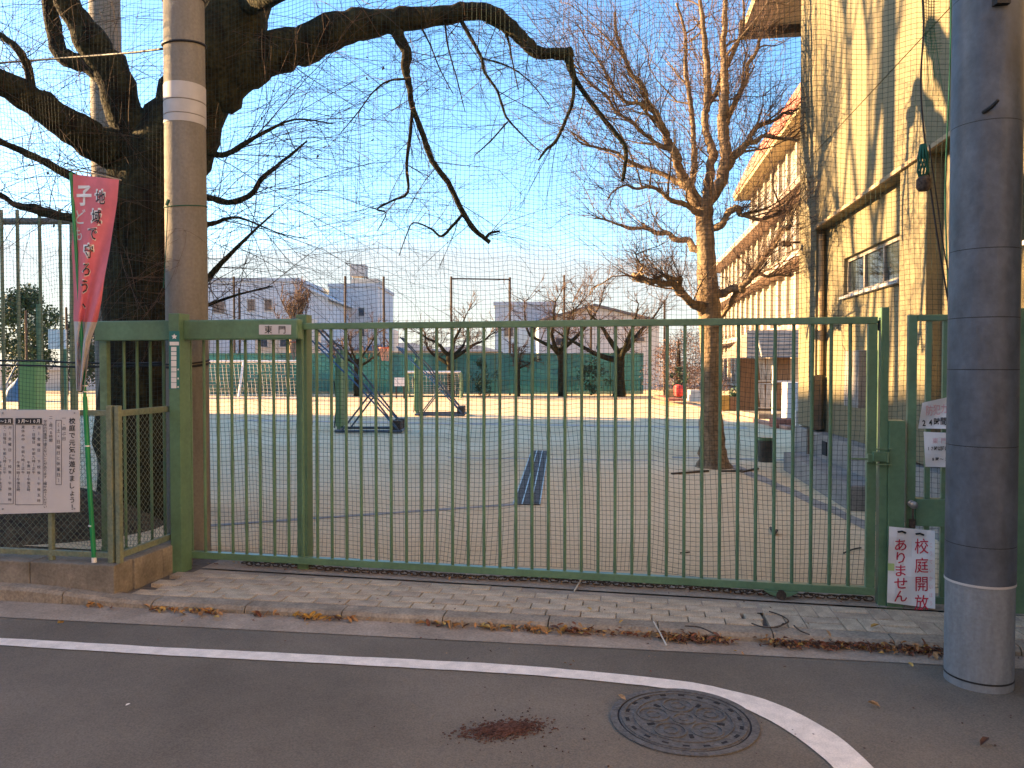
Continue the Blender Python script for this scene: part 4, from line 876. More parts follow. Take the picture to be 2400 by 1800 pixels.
# ---- distant bare trees
def bare_tree(name, label, px, Y, h, spread, sd, mat=m_bark, tmat=m_twig, lean=0.0, pollard=False, group='bare trees along the far fence', rtk=.22):
    rg = random.Random(sd); b = Vector((P(px, 900, Y).x, Y, ZP)); t = thing(name, label, 'tree', b, group)
    mb = MB(); tips = []
    fork = h * (.36 if not pollard else .62)
    path = smooth_path([b, b + Vector((lean * .3, 0, fork * .5)), b + Vector((lean, 0, fork))], [rtk, rtk * .8, rtk * .75], 4, .1, sd); mb.tube([p for p, r in path], [r for p, r in path], 10); mb.build('trunk', mat, t, smooth=True)
    topp = path[-1][0]; mb = MB(); tw_ = MB()
    nb = 5 if not pollard else 14
    for k in range(nb):
        a = 2 * math.pi * k / nb + rg.uniform(-.3, .3); el = rg.uniform(.35, 1.0) if not pollard else rg.uniform(.9, 1.45); L_ = h * rg.uniform(.42, .62) * (spread if not pollard else .45)
        d = Vector((math.cos(a) * math.cos(el), math.sin(a) * math.cos(el) * .8, math.sin(el))); p = topp - Z * rg.uniform(0, fork * .25); pts = [p]; rr0 = rtk * .5 if not pollard else .05
        for j in range(6):
            d = (d + Vector((rg.gauss(0, .22), rg.gauss(0, .22), rg.gauss(.03, .2)))).normalized(); p = p + d * L_ / 6; pts.append(p.copy())
        rd = [max(.012, rr0 * (1 - .85 * j / 6)) for j in range(7)]; mb.tube(pts, rd, 7)
        for j in range(2, 7):
            for _ in range(3 if not pollard else 2):
                dd = (d * .6 + Vector((rg.gauss(0, .7), rg.gauss(0, .6), rg.gauss(.25, .45))) if not pollard else Vector((rg.gauss(0, .2), rg.gauss(0, .2), 1)))
                twig(tw_, pts[j], dd, L_ * rg.uniform(.25, .5), .022, rg, 2, wig=.3, sub=4, spread=.55, up=.03)
    mb.build('limbs', mat, t, smooth=True, kind='stuff'); tw_.build('twigs', tmat, t, kind='stuff', fix=False)
    return t
bare_tree('bare_tree', 'spreading bare cherry tree with a leaning forked trunk before the blue gabled house', 1318, 35.2, 6.3, 1.05, 61, lean=-.1)
bare_tree('bare_tree', 'spreading bare cherry tree with a thick short trunk right of centre by the fence', 1452, 35.0, 5.6, 1.05, 62, rtk=.3)
bare_tree('bare_tree', 'smaller bare tree behind the small goal and the teal screen', 1056, 35.3, 5.3, .85, 63)
bare_tree('bare_tree', 'thin bare tree behind the large basketball stand', 835, 35.3, 4.8, .8, 64, rtk=.14)
bare_tree('pollard_tree', 'tall pale pollarded tree with a brush of upright shoots above the white goal', 690, 38, 6.2, .7, 65, m_bark2, m_twig2, pollard=True, rtk=.32)
bare_tree('bare_tree', 'slender bare tree between the teal screen and the block house', 1215, 35.4, 4.0, .6, 66, rtk=.1)
def tall_tree(label, x, y, h, sd):
    rg = random.Random(sd); b = Vector((x, y, ZP)); t = thing('tall_bare_tree', label, 'tree', b, 'bare trees beside the playground beyond the picture'); tw_ = MB()
    def grow(mb, p, d, L, r, lev):
        pts = [p]; q = p.copy(); n = 6
        for i in range(n): d = (d + Vector((rg.gauss(0, .1), rg.gauss(0, .1), rg.gauss(.05, .07)))).normalized(); q = q + d * L / n; pts.append(q.copy())
        mb.tube(pts, [r * (1 - .55 * i / n) for i in range(n + 1)], 8)
        if lev == 0:
            for k in range(2): twig(tw_, pts[rg.randrange(2, 7)], d + Vector((rg.gauss(0, .5), rg.gauss(0, .5), rg.gauss(.2, .3))), L * rg.uniform(.3, .7), .02, rg, 0, wig=.2, sub=2, spread=.5)
            return
        for k in range(3):
            a = rg.uniform(0, 6.28); dd = (d + Vector((math.cos(a), math.sin(a), 0)) * rg.uniform(.25, .6)).normalized(); grow(mb, pts[-1 - rg.randrange(0, 3)], dd, (L * rg.uniform(.6, .85)) if lev < 3 else 3.2, r * .58, lev - 1)
    mb = MB(); grow(mb, b, Z, h, .165, 3); mb.build('trunk', m_bark2, t, smooth=True); tw_.build('twigs', m_twig, t, kind='stuff', fix=False)
tall_tree('tall bare tree left of the picture whose shadow falls on the cream wall', -8.6, 11.75, 6.3, 81)
tall_tree('second tall bare tree left of the picture nearer the gate', -13.5, 11.2, 7.5, 83)
# leafy things
def leafy(name, label, px, Y, z0, h, w, sd, mats, cat, nl=2600, ls=.07, trunk=True, core=.0):
    rg = random.Random(sd); b = Vector((P(px, 900, Y).x, Y, ZP)); t = thing(name, label, cat, b)
    if trunk:
        mb = MB(); mb.tube([b, b + Z * h * .5, b + Z * h * .85], [.14, .1, .03], 8); mb.build('trunk', m_bark, t)
    clumps = [(Vector((rg.gauss(0, .3) * w, rg.gauss(0, .28) * w, z0 + (h - z0) * rg.random())), rg.uniform(.22, .42) * w) for _ in range(22)]
    for m_ in mats:
        mb = MB()
        for _ in range(nl // len(mats)):
            c_, r_ = rg.choice(clumps); tt = (c_.z - z0) / (h - z0); k = math.sin(math.pi * (.12 + .82 * tt)) ** .7
            v = Vector((rg.gauss(0, 1), rg.gauss(0, 1), rg.gauss(0, 1))).normalized() * r_ * rg.random() ** .4; q = b + Vector((c_.x * k, c_.y * k, c_.z)) + v; q.z = max(ZP + .02, q.z)
            a = Vector((rg.gauss(0, 1), rg.gauss(0, 1), rg.gauss(0, 1))).normalized(); e = a.orthogonal().normalized(); s_ = ls * rg.uniform(.6, 1.3); mb.poly([q - a * s_, q + e * s_ * .5, q + a * s_, q - e * s_ * .5])
        mb.build('foliage', m_, t, kind='stuff', fix=False)
    return t
m_lf = [M('evergreen_leaf', (0.05, 0.085, 0.025), .6, .3, 3), M('evergreen_dark', (0.022, 0.045, 0.018), .6, .3, 3)]
m_lb = [M('dry_leaf', (0.24, 0.13, 0.075), .8, .3, 3), M('dry_leaf_dark', (0.13, 0.075, 0.045), .8, .3, 3)]
leafy('evergreen_tree', 'dense dark green tree behind the climbing poles', 62, 40, .8, 5.6, 2.2, 71, m_lf, 'tree', 12000, .075)
leafy('evergreen_tree', 'dark low evergreen beside the pink banner beyond the playground', 190, 41, .8, 4.2, 2.3, 72, m_lf[1:], 'tree', 7000, .075)
leafy('dry_bush', 'round brown leafless bush by the school block', 1590, 31, .5, 2.9, 2.0, 73, m_lb, 'bush', 11000, .034)
leafy('dry_bush', 'second brown bush tucked behind the pollarded tree trunk', 1668, 33, .4, 2.6, 1.8, 74, m_lb, 'bush', 7000, .036)
leafy('shrub', 'small dark shrub at the foot of the block house fence', 1130, 35.0, .1, 1.6, .8, 75, m_lf[1:], 'shrub', 800, .06, False)
leafy('shrub', 'small dark shrub behind the leaning cherry tree', 1395, 35.2, .2, 1.7, .9, 76, m_lf[1:], 'shrub', 900, .06, False)
leafy('shrub', 'dark green shrub beside the red cover', 1590, 29.3, .1, 1.35, .5, 77, m_lf[1:], 'shrub', 700, .05, False)

# ------------------------------------------------------------------ far boundary: screen fence, ball-net poles, houses
def wbox(name, x0, x1, y0, y1, z0, z1, parent, mat, bevel=0):
    mb = MB(); mb.box(((x0 + x1) / 2, (y0 + y1) / 2, (z0 + z1) / 2), x1 - x0, y1 - y0, z1 - z0); return mb.build(name, mat, parent, bevel=bevel)
def X(px, Y): return P(px, 857, Y).x
def ZZ(py, Y): return P(1200, py, Y).z
YF = 36.0
scr = thing('screen_fence', 'long teal windbreak screen fence along the far side of the playground', 'fence', (X(1000, YF), YF, ZP))
x = X(440, YF)
while x < X(1510, YF):
    x1 = min(x + 1.8, X(1510, YF)); wbox('screen_panel', x + .03, x1 - .03, YF + .03, YF + .036, ZP + .08, ZP + 2.0, scr, m_teal); wbox('post', x - .03, x + .03, YF - .03, YF + .028, ZP, ZP + 1.98, scr, m_green)
    wbox('rail', x + .031, x1 - .031, YF - .012, YF + .012, ZP + 1.93, ZP + 1.96, scr, m_green); wbox('rail', x + .031, x1 - .031, YF - .012, YF + .012, ZP + .72, ZP + .75, scr, m_green)
    for k in range(9): wbox('baluster', x + .12 + k * .19, x + .14 + k * .19, YF - .01, YF + .01, ZP + .08, ZP + .719, scr, m_green)
    x += 1.8
for px, py, lab in ((550, 648, 'dark tall ball net pole over the long blue building'), (562, 676, 'shorter dark pole just beside the tall one over the long blue building'), (810, 647, 'dark tall ball net pole in front of the water tank building'), (900, 648, 'dark tall ball net pole past the water tank building'), (1058, 648, 'dark tall pole at one end of the high crossbar above the small goal'), (1195, 650, 'dark tall pole at the other end of the high crossbar by the block house'), (1322, 645, 'dark tall pole rising from the leaning cherry tree crown'), (1385, 715, 'short dark pole at the ridge of the gabled house'), (1557, 703, 'short dark pole beyond the gabled house by the brown bush'), (62, 728, 'dark pole standing in the dense evergreen tree'), (157, 720, 'dark pole beside the pink banner')):
    mb = MB(); q = Vector((X(px, 36.6), 36.6, 0)); mb.tube([q, q + Z * ZZ(py, 36.6)], .055, 8); tag(mb.build('net_pole', m_rust, None, smooth='auto'), lab, 'pole', 'tall poles along the far fence')
mb = MB(); mb.tube([P(1058, 653, 36.6), P(1195, 655, 36.6)], .035, 6); tag(mb.build('high_crossbar', m_rust, None), 'thin dark horizontal bar joining two tall poles against the sky', 'bar')

m_h = [M('house_grey', (0.50, 0.50, 0.50), .9, .08, .8), M('house_blue', (0.44, 0.49, 0.54), .85, .08, .8), M('house_cream', (0.48, 0.42, 0.34), .9, .08, .8), M('roof_slate', (0.10, 0.115, 0.14), .7, .15, 2), M('roof_brown', (0.20, 0.14, 0.10), .8, .2, 2)]
m_hg = glass('house_glass', (.05, .06, .08))
def house(label, px0, px1, Y, dep, pyt, wm, roof='flat', pya=None, rm=None, wins=(), name='house', cat='house', wz=None):
    x0, x1 = X(px0, Y), X(px1, Y); zt_ = ZZ(pyt, Y)
    h = thing(name, label, cat, ((x0 + x1) / 2, Y + dep / 2, -.1), None)
    if roof == 'gable':
        za = ZZ(pya, Y); xm = (x0 + x1) / 2 if wz is None else X(wz, Y)
        mb = MB(); mb.prism([(x0, Y, -.1), (x1, Y, -.1), (x1, Y, zt_), (xm, Y, za), (x0, Y, zt_)], (0, dep, 0)); mb.build('wall', wm, h)
        mb = MB(); e = .35
        for xa in (x0, x1):
            dx = xm - xa; dz = za - zt_; k = e / abs(dx); a = Vector((xa - dx * k, Y - .3, zt_ - dz * k + .01)); b_ = Vector((xm, Y - .3, za + .01)); mb.prism([a, b_, b_ + Z * .14, a + Z * .14], (0, dep + .6, 0))
        mb.build('roof', rm or m_h[3], h)
    else:
        wbox('wall', x0, x1, Y, Y + dep, -.1, zt_, h, wm)
        if roof == 'hip':
            za = ZZ(pya, Y); e = .3; mb = MB(); a = [(x0 - e, Y - e, zt_ + .002), (x1 + e, Y - e, zt_ + .002), (x1 + e, Y + dep + e, zt_ + .002), (x0 - e, Y + dep + e, zt_ + .002)]; xm0, xm1 = x0 + (x1 - x0) * .3, x1 - (x1 - x0) * .3
            r0, r1 = (xm0, Y + dep / 2, za), (xm1, Y + dep / 2, za); mb.add(a + [r0, r1], [(0, 1, 5, 4), (1, 2, 5), (2, 3, 4, 5), (3, 0, 4), (0, 3, 2, 1)]); mb.build('roof', rm or m_h[3], h)
        else: wbox('parapet', x0 - .1, x1 + .1, Y - .1, Y + dep + .1, zt_ + .001, zt_ + .25, h, rm or wm)
    for a, b, c_, d in wins:
        w = wbox('window', X(a, Y), X(b, Y), Y - .05, Y - .002, ZZ(d, Y), ZZ(c_, Y), h, m_polew); wbox('pane', X(a, Y) + .06, X(b, Y) - .06, Y - .06, Y - .051, ZZ(d, Y) + .06, ZZ(c_, Y) - .06, w, m_hg)
    return h
house('long blue grey building with a flat roof behind the white goal', 466, 700, 55, 9, 660, m_h[1], wins=[(500, 530, 705, 735), (580, 600, 700, 730), (620, 640, 700, 730)], name='long_building', cat='building')
house('lower blue grey wing with a sloping end beside the long building', 704, 770, 55, 9, 700, m_h[1], 'gable', 678, m_h[1], wz=722)
ap = house('pale apartment block carrying a water tank beyond the fence', 772, 886, 62, 8, 672, m_h[0], wins=[(800, 815, 720, 742), (840, 856, 720, 742), (800, 815, 770, 790), (840, 856, 770, 790)], name='apartment_block', cat='building')
wbox('stair_tower', X(822, 64), X(884, 64), 64.5, 68, ZZ(668, 62) + .3, ZZ(652, 64), ap, m_h[2])
tk = thing('water_tank', 'square grey water tank on steel legs on the apartment roof', 'water tank', (X(843, 66), 66, ZZ(655, 66)))
wbox('tank', X(826, 66), X(861, 66), 65.2, 66.5, ZZ(650, 66), ZZ(622, 66), tk, m_polew, .03)
for xx in (828, 859):
    for yy in (65.3, 66.4): wbox('leg', X(xx, 66) - .05, X(xx, 66) + .05, yy - .05, yy + .05, ZZ(668, 64) - .1, ZZ(650, 66) - .002, tk, m_metal)
house('small house with a brown hipped roof behind the white goal', 598, 690, 43, 6, 768, m_h[2], 'hip', 738, m_h[4], [(610, 630, 790, 815), (655, 680, 790, 815)])
house('low house with a dark blue roof behind the teal screen', 822, 1010, 44, 6, 822, m_h[0], 'hip', 800, m_h[3], [(850, 880, 830, 850)])
house('second low house with a dark blue roof beyond the small goal', 1012, 1165, 45, 6, 824, m_h[2], 'hip', 806, m_h[3], [(1090, 1120, 832, 850)])
house('square blue grey block house behind the net poles', 1160, 1302, 52, 8, 716, m_h[1], wins=[(1180, 1205, 760, 790), (1240, 1265, 760, 790)], name='block_house')
house('wide blue gabled house with a pointed roof behind the cherry trees', 1262, 1545, 46, 8, 756, m_h[1], 'gable', 718, m_h[3], [(1300, 1330, 790, 812), (1480, 1512, 790, 802)], wz=1392, name='gabled_house')
house('grey shed wall beyond the climbing poles', -60, 172, 44, 5, 868, m_h[0], wins=[(30, 60, 885, 905)], name='garden_shed', cat='shed')
house('dark house behind the evergreen tree', 170, 440, 52, 8, 780, m_h[0], 'hip', 740, m_h[3])
# houses along the street outside the frame whose shade lies over the school gate
def shade_house(label, x0, x1, y0, y1, zt_):
    h = thing('unseen_street_house', label, 'house', ((x0 + x1) / 2, (y0 + y1) / 2, -.1), 'houses along the street beyond the picture')
    wbox('wall', x0, x1, y0, y1, -.1, zt_, h, m_h[2]); wbox('roof', x0 - .3, x1 + .02, y0 - .02, y1 + .02, zt_ + .001, zt_ + .2, h, m_h[3])
    for k in range(3): w = wbox('window', x1 + .002, x1 + .05, y0 + .8 + k * (y1 - y0) / 3, y0 + 1.8 + k * (y1 - y0) / 3, 1.2, 2.3, h, m_frame); wbox('pane', x1 + .051, x1 + .056, y0 + .86 + k * (y1 - y0) / 3, y0 + 1.74 + k * (y1 - y0) / 3, 1.26, 2.24, w, m_hg)
shade_house('tall cream house at the street corner outside the picture', -34, -26, -8, 8.2, 8.5)
shade_house('tall narrow unseen house shaped to shade the utility pole', -34, -26, 8.3, 10.92, 10.8)  # unseen block raised so the utility pole stays in shade
shade_house('two storey cream house facing the playground outside the picture', -34, -26, 11.6, 26.6, 9.2)

def across(label, x0, x1, y0, y1, zt_, face, mat):           # unseen houses added across the street to bounce warm light into the shade
    h = thing('unseen_street_house', label, 'house', ((x0 + x1) / 2, (y0 + y1) / 2, -.1), 'houses along the street beyond the picture')
    wbox('wall', x0, x1, y0, y1, -.1, zt_, h, mat); wbox('roof', x0 - .3, x1 + .3, y0 - .3, y1 + .3, zt_ + .001, zt_ + .22, h, m_h[3])
    for z0 in (.9, 3.7):
        for k in range(3):
            if face == 'y': a = x0 + (x1 - x0) * (k + .3) / 3; w = wbox('window', a, a + 1.4, y1 + .002, y1 + .06, z0, z0 + 1.2, h, m_frame); wbox('pane', a + .06, a + 1.34, y1 + .061, y1 + .066, z0 + .06, z0 + 1.14, w, m_hg)
            else: a = y0 + (y1 - y0) * (k + .3) / 3; w = wbox('window', x0 - .06, x0 - .002, a, a + 1.4, z0, z0 + 1.2, h, m_frame); wbox('pane', x0 - .066, x0 - .061, a + .06, a + 1.34, z0 + .06, z0 + 1.14, w, m_hg)
m_bounce = M('bounce_plaster', (0.74, 0.64, 0.50), .9, .08, .7)  # pale wall colour for the added houses that bounce warm light
across('unseen cream house added behind the photographer to bounce warm light', -7.5, 1.2, -12, -4.0, 7.0, 'y', m_bounce)
across('unseen house added further along the street to bounce warm light', -17.5, -8.3, -12, -4.4, 6.6, 'y', m_bounce)
across('unseen cream corner house added beyond the junction to bounce warm light', 6.8, 15, -14, 1.6, 7.6, 'x', m_bounce)

# ------------------------------------------------------------------ playground equipment
def tubeobj(name, pts, r, mat, parent, n=8): mb = MB(); mb.tube(pts, r, n); return mb.build(name, mat, parent, smooth='auto')
def hoop_stand(label, px, Y):
    b = Vector((X(px, Y), Y, ZP)); t = thing('basketball_stand', label, 'basketball stand', b, 'movable basketball stands')
    v = lambda x, y, z: b + Vector((x, y, z))
    for y in (-.45, .45):
        tubeobj('base_rail', [v(0, y, .05), v(1.35, y, .05)], .03, m_sheath, t); tubeobj('strut', [v(1.3, y, .08), v(.25, y * .8, 1.45), v(-.45, y * .5, 2.22)], .02, m_sheath, t)
        tubeobj('strut', [v(1.3, y, .08), v(.45, y * .8, 1.0), v(-.55, y * .5, 1.95)], .018, m_blue, t); tubeobj('brace', [v(.12, y, .05), v(.74, y * .9, .86)], .02, m_sheath, t)
        tubeobj('upright', [v(0, y * .4, .05), v(0, y * .4, 1.75)], .04, m_green, t); tubeobj('cross_brace', [v(-.08, y * .5, .1), v(-.08, -y * .5, 1.1)], .012, m_black, t)
    tubeobj('cross_rail', [v(0, -.45, .05), v(0, .45, .05)], .03, m_sheath, t); tubeobj('cross_rail', [v(1.35, -.45, .05), v(1.35, .45, .05)], .03, m_sheath, t)
    mb = MB(); mb.box(v(-.0, 0, .85), .13, .42, 1.45); mb.build('pad', M('pad_green', (0.13, 0.22, 0.09), .6, .15, 3), t, bevel=.03)
    for y in (-.25, .25): mb = MB(); mb.box(v(1.25, y, .17), .2, .3, .2); mb.build('counterweight', m_rust, t, bevel=.02)
    mb = MB(); mb.box(v(-.62, 0, 2.12), .03, 1.0, .62); bd = mb.build('backboard', m_board, t, bevel=.01)
    mb = MB(); mb.tube([v(-.88 + .2 * math.cos(a), .2 * math.sin(a), 1.92) for a in [2 * math.pi * i / 20 for i in range(21)]], .016, 6, cap=False); mb.tube([v(-.62, 0, 1.92), v(-.69, 0, 1.92)], .03, 6); rim_ = mb.build('hoop', M('hoop_orange', (0.55, 0.13, 0.05), .5), t)
    mb = MB()
    for i in range(12):
        for sg in (.5, -.5):
            a = 2 * math.pi * i / 12; a2 = a + sg; mb.tube([v(-.88 + .2 * math.cos(a), .2 * math.sin(a), 1.91), v(-.88 + .12 * math.cos(a2), .12 * math.sin(a2), 1.55)], .009, 4)
    mb.build('hoop_net', M('hoop_net_cord', (.5, .3, .22), .8), rim_, kind='stuff')
hoop_stand('larger nearer basketball stand with a green padded post in the shade', 797, 16.4)
hoop_stand('smaller farther basketball stand with a green padded post in the sunlight', 978, 21.8)
def goal(label, px0, px1, Y, pyt, mat, mnet, name='soccer_goal'):
    x0, x1 = X(px0, Y), X(px1, Y); z1 = ZZ(pyt, Y); t = thing(name, label, 'goal', ((x0 + x1) / 2, Y, ZP))
    tubeobj('crossbar', [(x0, Y, z1), (x1, Y, z1)], .05, m_whitei, t)
    for x in (x0, x1): tubeobj('post', [(x, Y, ZP), (x, Y, z1)], .05, mat, t); tubeobj('stay', [(x, Y, z1), (x, Y + .8, z1 - .1), (x, Y + 1.2, ZP)], .03, mat, t)
    tubeobj('ground_bar', [(x0, Y + 1.2, ZP + .03), (x1, Y + 1.2, ZP + .03)], .03, mat, t)
    mb = MB(); n = int((x1 - x0) / .16)
    for i in range(n + 1): xx = x0 + (x1 - x0) * i / n; mb.tube([(xx, Y + .05, z1), (xx, Y + .8, z1 - .12), (xx, Y + 1.2, ZP + .03)], .007, 3)
    for k in range(11): f = k / 10; mb.tube([(x0, Y + .8 + .4 * f, z1 - .12 - (z1 - .15 - ZP) * f), (x1, Y + .8 + .4 * f, z1 - .12 - (z1 - .15 - ZP) * f)], .007, 3)
    mb.build('goal_net', mnet, t, kind='stuff', fix=False)
    return t
gg = goal('white soccer goal with a hanging net at the far side behind the name plate', 428, 700, 31.5, 847, m_whitei, m_polew)
tubeobj('leaning_stay', [P(570, 849, 31.4), P(559, 932, 30.6)], .045, m_whitei, gg)
goal('small green and white goal before the teal screen', 951, 1080, 33.5, 872, m_green2, m_polew, 'small_goal')
ws = thing('small_sign', 'small white sign on legs near the small goal', 'sign', P(937, 925, 33)); yb_ = 33.0
wbox('panel', X(924, yb_), X(950, yb_), yb_, yb_ + .03, ZZ(905, yb_), ZZ(885, yb_), ws, m_whitei)
for px in (928, 946): wbox('leg', X(px, yb_) - .025, X(px, yb_) + .025, yb_ + .031, yb_ + .07, ZP, ZZ(886, yb_), ws, m_rust)
# climbing poles
YC = 12.5; cf = thing('climbing_poles', 'tall climbing pole frame with thin uprights under a thick pipe behind the notice board', 'climbing frame', (X(60, YC), YC, ZP))
m_oldg = M('faded_green', (0.20, 0.24, 0.10), .6, .25, 4, col2=(.28, .24, .13))
tubeobj('top_pipe', [P(-300, 521, YC), P(176, 518, YC)], .055, m_polec, cf, 14)
for px in (-150, -100, -48, 3, 40, 92, 140): p_ = P(px, 492, YC - .08); tubeobj('climbing_pole', [Vector((p_.x, p_.y, ZP)), p_], .026, m_oldg, cf)
tubeobj('support', [Vector((X(-260, YC), YC, ZP)), P(-260, 521, YC)], .07, m_oldg, cf)
tubeobj('support', [Vector((X(172, YC), YC, ZP)), P(172, 519, YC)], .06, m_oldg, cf)
mb = MB(); q = Vector((X(76, 11.5), 11.5, ZP)); mb.box(q + Z * .75, .25, .25, 1.5); tag(mb.build('padded_post', M('light_green_pad', (0.20, 0.34, 0.11), .6, .1, 3), None, bevel=.02), 'light green square padded post behind the notice board', 'post')
mb = MB(); q = Vector((X(92, 11.7), 11.7, ZP)); mb.tube([q, q + Z * 2.35], .03, 8); tag(mb.build('green_stake', m_green2, None), 'slim green stake rising beside the light green padded post', 'post')
hb = thing('white_backboard', 'white square board on a pole beyond the climbing poles', 'board', P(134, 925, 24))
wbox('panel', X(114, 24), X(155, 24), 24, 24.04, ZZ(818, 24), ZZ(772, 24), hb, m_whitei); wbox('pole', X(150, 24) - .04, X(150, 24) + .04, 24.05, 24.12, ZP, ZZ(774, 24), hb, m_green)
bs = thing('blue_tarp_pile', 'blue covered pile of equipment at the left edge beyond the poles', 'pile', P(22, 930, 30))
mb = MB(); mb.grid(lambda u, v: Vector((X(2, 30) + (X(42, 30) - X(2, 30)) * u, 30 + 1.2 * v, ZP + .95 * math.sin(math.pi * min(1, max(0, u))) ** .5 * math.sin(math.pi * v) ** .5 + .08 * math.sin(u * 9 + v * 5) * math.sin(math.pi * u) * math.sin(math.pi * v))), 16, 12); mb.build('tarp', m_blue, bs, smooth=True)
tubeobj('prop', [P(12, 905, 29.6), P(40, 850, 29.6)], .03, m_blue, bs)
# ------------------------------------------------------------------ hut, bins and boxes near the school block
YH = 20.5
m_wood = M('brown_wood', (0.20, 0.11, 0.05), .8, .25, 6, .2, stretch=(6, 6, .6)); m_latt = M('white_lattice', (0.52, 0.47, 0.38), .7, .1, 4)
hut = thing('garden_hut', 'small shaded hut with a hipped slat roof and a white lattice panel', 'hut', (X(1810, YH), YH, ZP))
zr = ZZ(838, YH)
mb = MB(); e0, e1 = X(1742, YH), X(1905, YH)
for k in range(7):
    f0_, f1_ = k / 7, (k + 1) / 7; lerp = lambda f: (e0 + (X(1772, YH) - e0) * f, e1 + .2 - .2 * f, YH - .3 + 1.1 * f, zr + (ZZ(772, YH) - zr) * f)
    xa, xb, ya_, za_ = lerp(f0_); xc, xd, yc_, zc_ = lerp(f1_); mb = MB(); mb.prism([(xa, ya_, za_), (xb, ya_, za_), (xd, yc_, zc_ - .015), (xc, yc_, zc_ - .015)], (0, .02, .03)); mb.build('roof_slat', M('roof_board', (0.17, 0.15, 0.13), .85, .2, 5) if k == 0 else bpy.data.materials['roof_board'], hut)
mb = MB(); mb.add([(e0, YH - .3, zr), (e0, YH + 2.4, zr), (X(1772, YH), YH + .8, ZZ(772, YH) - .03)], [(0, 1, 2)]); mb.build('roof_side', m_h[4], hut)
tubeobj('roof_edge', [P(1772, 772, YH - .32), P(1786, 835, YH - .34)], .025, m_latt, hut)
for px, w_ in ((1774, .04), (1815, .10), (1900, .08)): mb = MB(); mb.box((X(px, YH), YH, (zr + ZP) / 2), w_, .1, zr - ZP - .002); mb.build('post', m_h[0] if px > 1800 else m_latt, hut)
xa, xb = X(1776, YH), X(1810, YH); z0_, z1_ = ZZ(957, YH), ZZ(835, YH); zm_ = (z0_ + z1_) / 2
for za, zb_ in ((z0_, zm_ - .02), (zm_ + .02, z1_)):
    fr = wbox('lattice_frame', xa, xb, YH - .02, YH + .0, zb_ - .03, zb_, hut, m_latt); wbox('frame_bottom', xa, xb, YH - .02, YH + .0, za, za + .03, fr, m_latt)
    for sgn in (1, -1):
        xm = (xa + xb) / 2
        for k in range(7):
            t_ = (k + .5) / 7; mb = MB(); x_b = xm + sgn * (xb - xm) * max(0, t_ - .35) ; x_t = xm + sgn * (xb - xm) * min(1, t_ + .12); mb.bar((x_b, YH - .03, za + .03), (x_t, YH - .03, zb_ - .03), .014, .01, up=Vector((0, 1, 0))); mb.build('lattice_slat', m_latt, hut)
wbox('back_wall', X(1776, YH), X(1905, YH), YH + 1.6, YH + 1.7, ZP, zr - .01, hut, m_wood); wbox('door', X(1822, YH), X(1853, YH), YH + .02, YH + .06, ZZ(958, YH), ZZ(836, YH), hut, m_wood); wbox('door_rail', X(1820, YH), X(1856, YH), YH + .0, YH + .018, ZZ(896, YH), ZZ(892, YH), hut, m_board)
wbox('side_board', X(1856, YH), X(1902, YH), YH + .3, YH + .34, ZP, zr - .02, hut, m_h[2]); wbox('floor', X(1776, YH), X(1905, YH), YH - .1, YH + 1.59, ZP - .02, ZP + .12, hut, m_conc)
mb = MB(); mb.box((X(1862, 19.2), 19.2, ZP + .5), .5, .4, 1.0); tag(mb.build('grey_cabinet', m_h[0], None, bevel=.02), 'grey metal cabinet standing beside the hut door', 'cabinet')
mb = MB(); mb.box((X(1838, 17.6), 17.6, ZP + .1), .5, .5, .2); fl = mb.build('flower_bed', M('red_brick_bed', (0.30, 0.11, 0.07), .9, .3, 14), None, bevel=.01); tag(fl, 'low red brick flower bed edge in front of the hut', 'flower bed')
pl_ = thing('wooden_planter', 'brown wooden planter box with green plants by the sunlit path', 'planter', P(1730, 962, 24)); YP = 24
wbox('box', X(1712, YP), X(1766, YP), YP, YP + .5, ZP, ZZ(930, YP), pl_, m_wood, .01)
mb = MB(); rg = random.Random(3)
for k in range(160):
    q = Vector((rg.uniform(X(1714, YP), X(1742, YP)), YP + rg.uniform(.05, .45), ZZ(932, YP) + abs(rg.gauss(0, .14)))); a = Vector((rg.gauss(0, 1), rg.gauss(0, 1), rg.gauss(0, 1))).normalized(); e = a.orthogonal(); mb.poly([q - a * .05, q + e * .025, q + a * .05, q - e * .025])
mb.build('plants', m_lf[0], pl_, kind='stuff')
def simple(name, label, cat, px0, px1, py0, py1, Y, dep, mat, bevel=.02):
    mb = MB(); x0, x1 = X(px0, Y), X(px1, Y); z0, z1 = ZZ(py1, Y), ZZ(py0, Y); mb.box(((x0 + x1) / 2, Y + dep / 2, (max(ZP, z0) + z1) / 2), x1 - x0, dep, z1 - max(ZP, z0)); return tag(mb.build(name, mat, None, bevel=bevel), label, cat)
simple('yellow_crate', 'yellow wooden crate beside the brown planter', 'crate', 1690, 1711, 927, 962, 24, .4, M('yellow_wood', (0.42, 0.25, 0.05), .7, .2, 5))
simple('beige_chest', 'pale beige storage chest left of the pollarded trunk', 'chest', 1618, 1644, 914, 942, 28, .6, m_latt)
rc = simple('red_cover', 'bright red cloth cover heaped by the dark shrub', 'cover', 1584, 1604, 902, 930, 28.5, .5, M('red_cloth', (0.55, 0.05, 0.04), .7, .2, 5), .12)
simple('small_planter', 'small ochre planter next to the red cover', 'planter', 1566, 1580, 914, 935, 28, .3, M('ochre', (0.42, 0.27, 0.09), .8))
simple('path_kerb', 'low red brick kerb running along the sunlit school path', 'kerb', 1568, 1602, 934, 940, 27, 3, bpy.data.materials['red_brick_bed'])
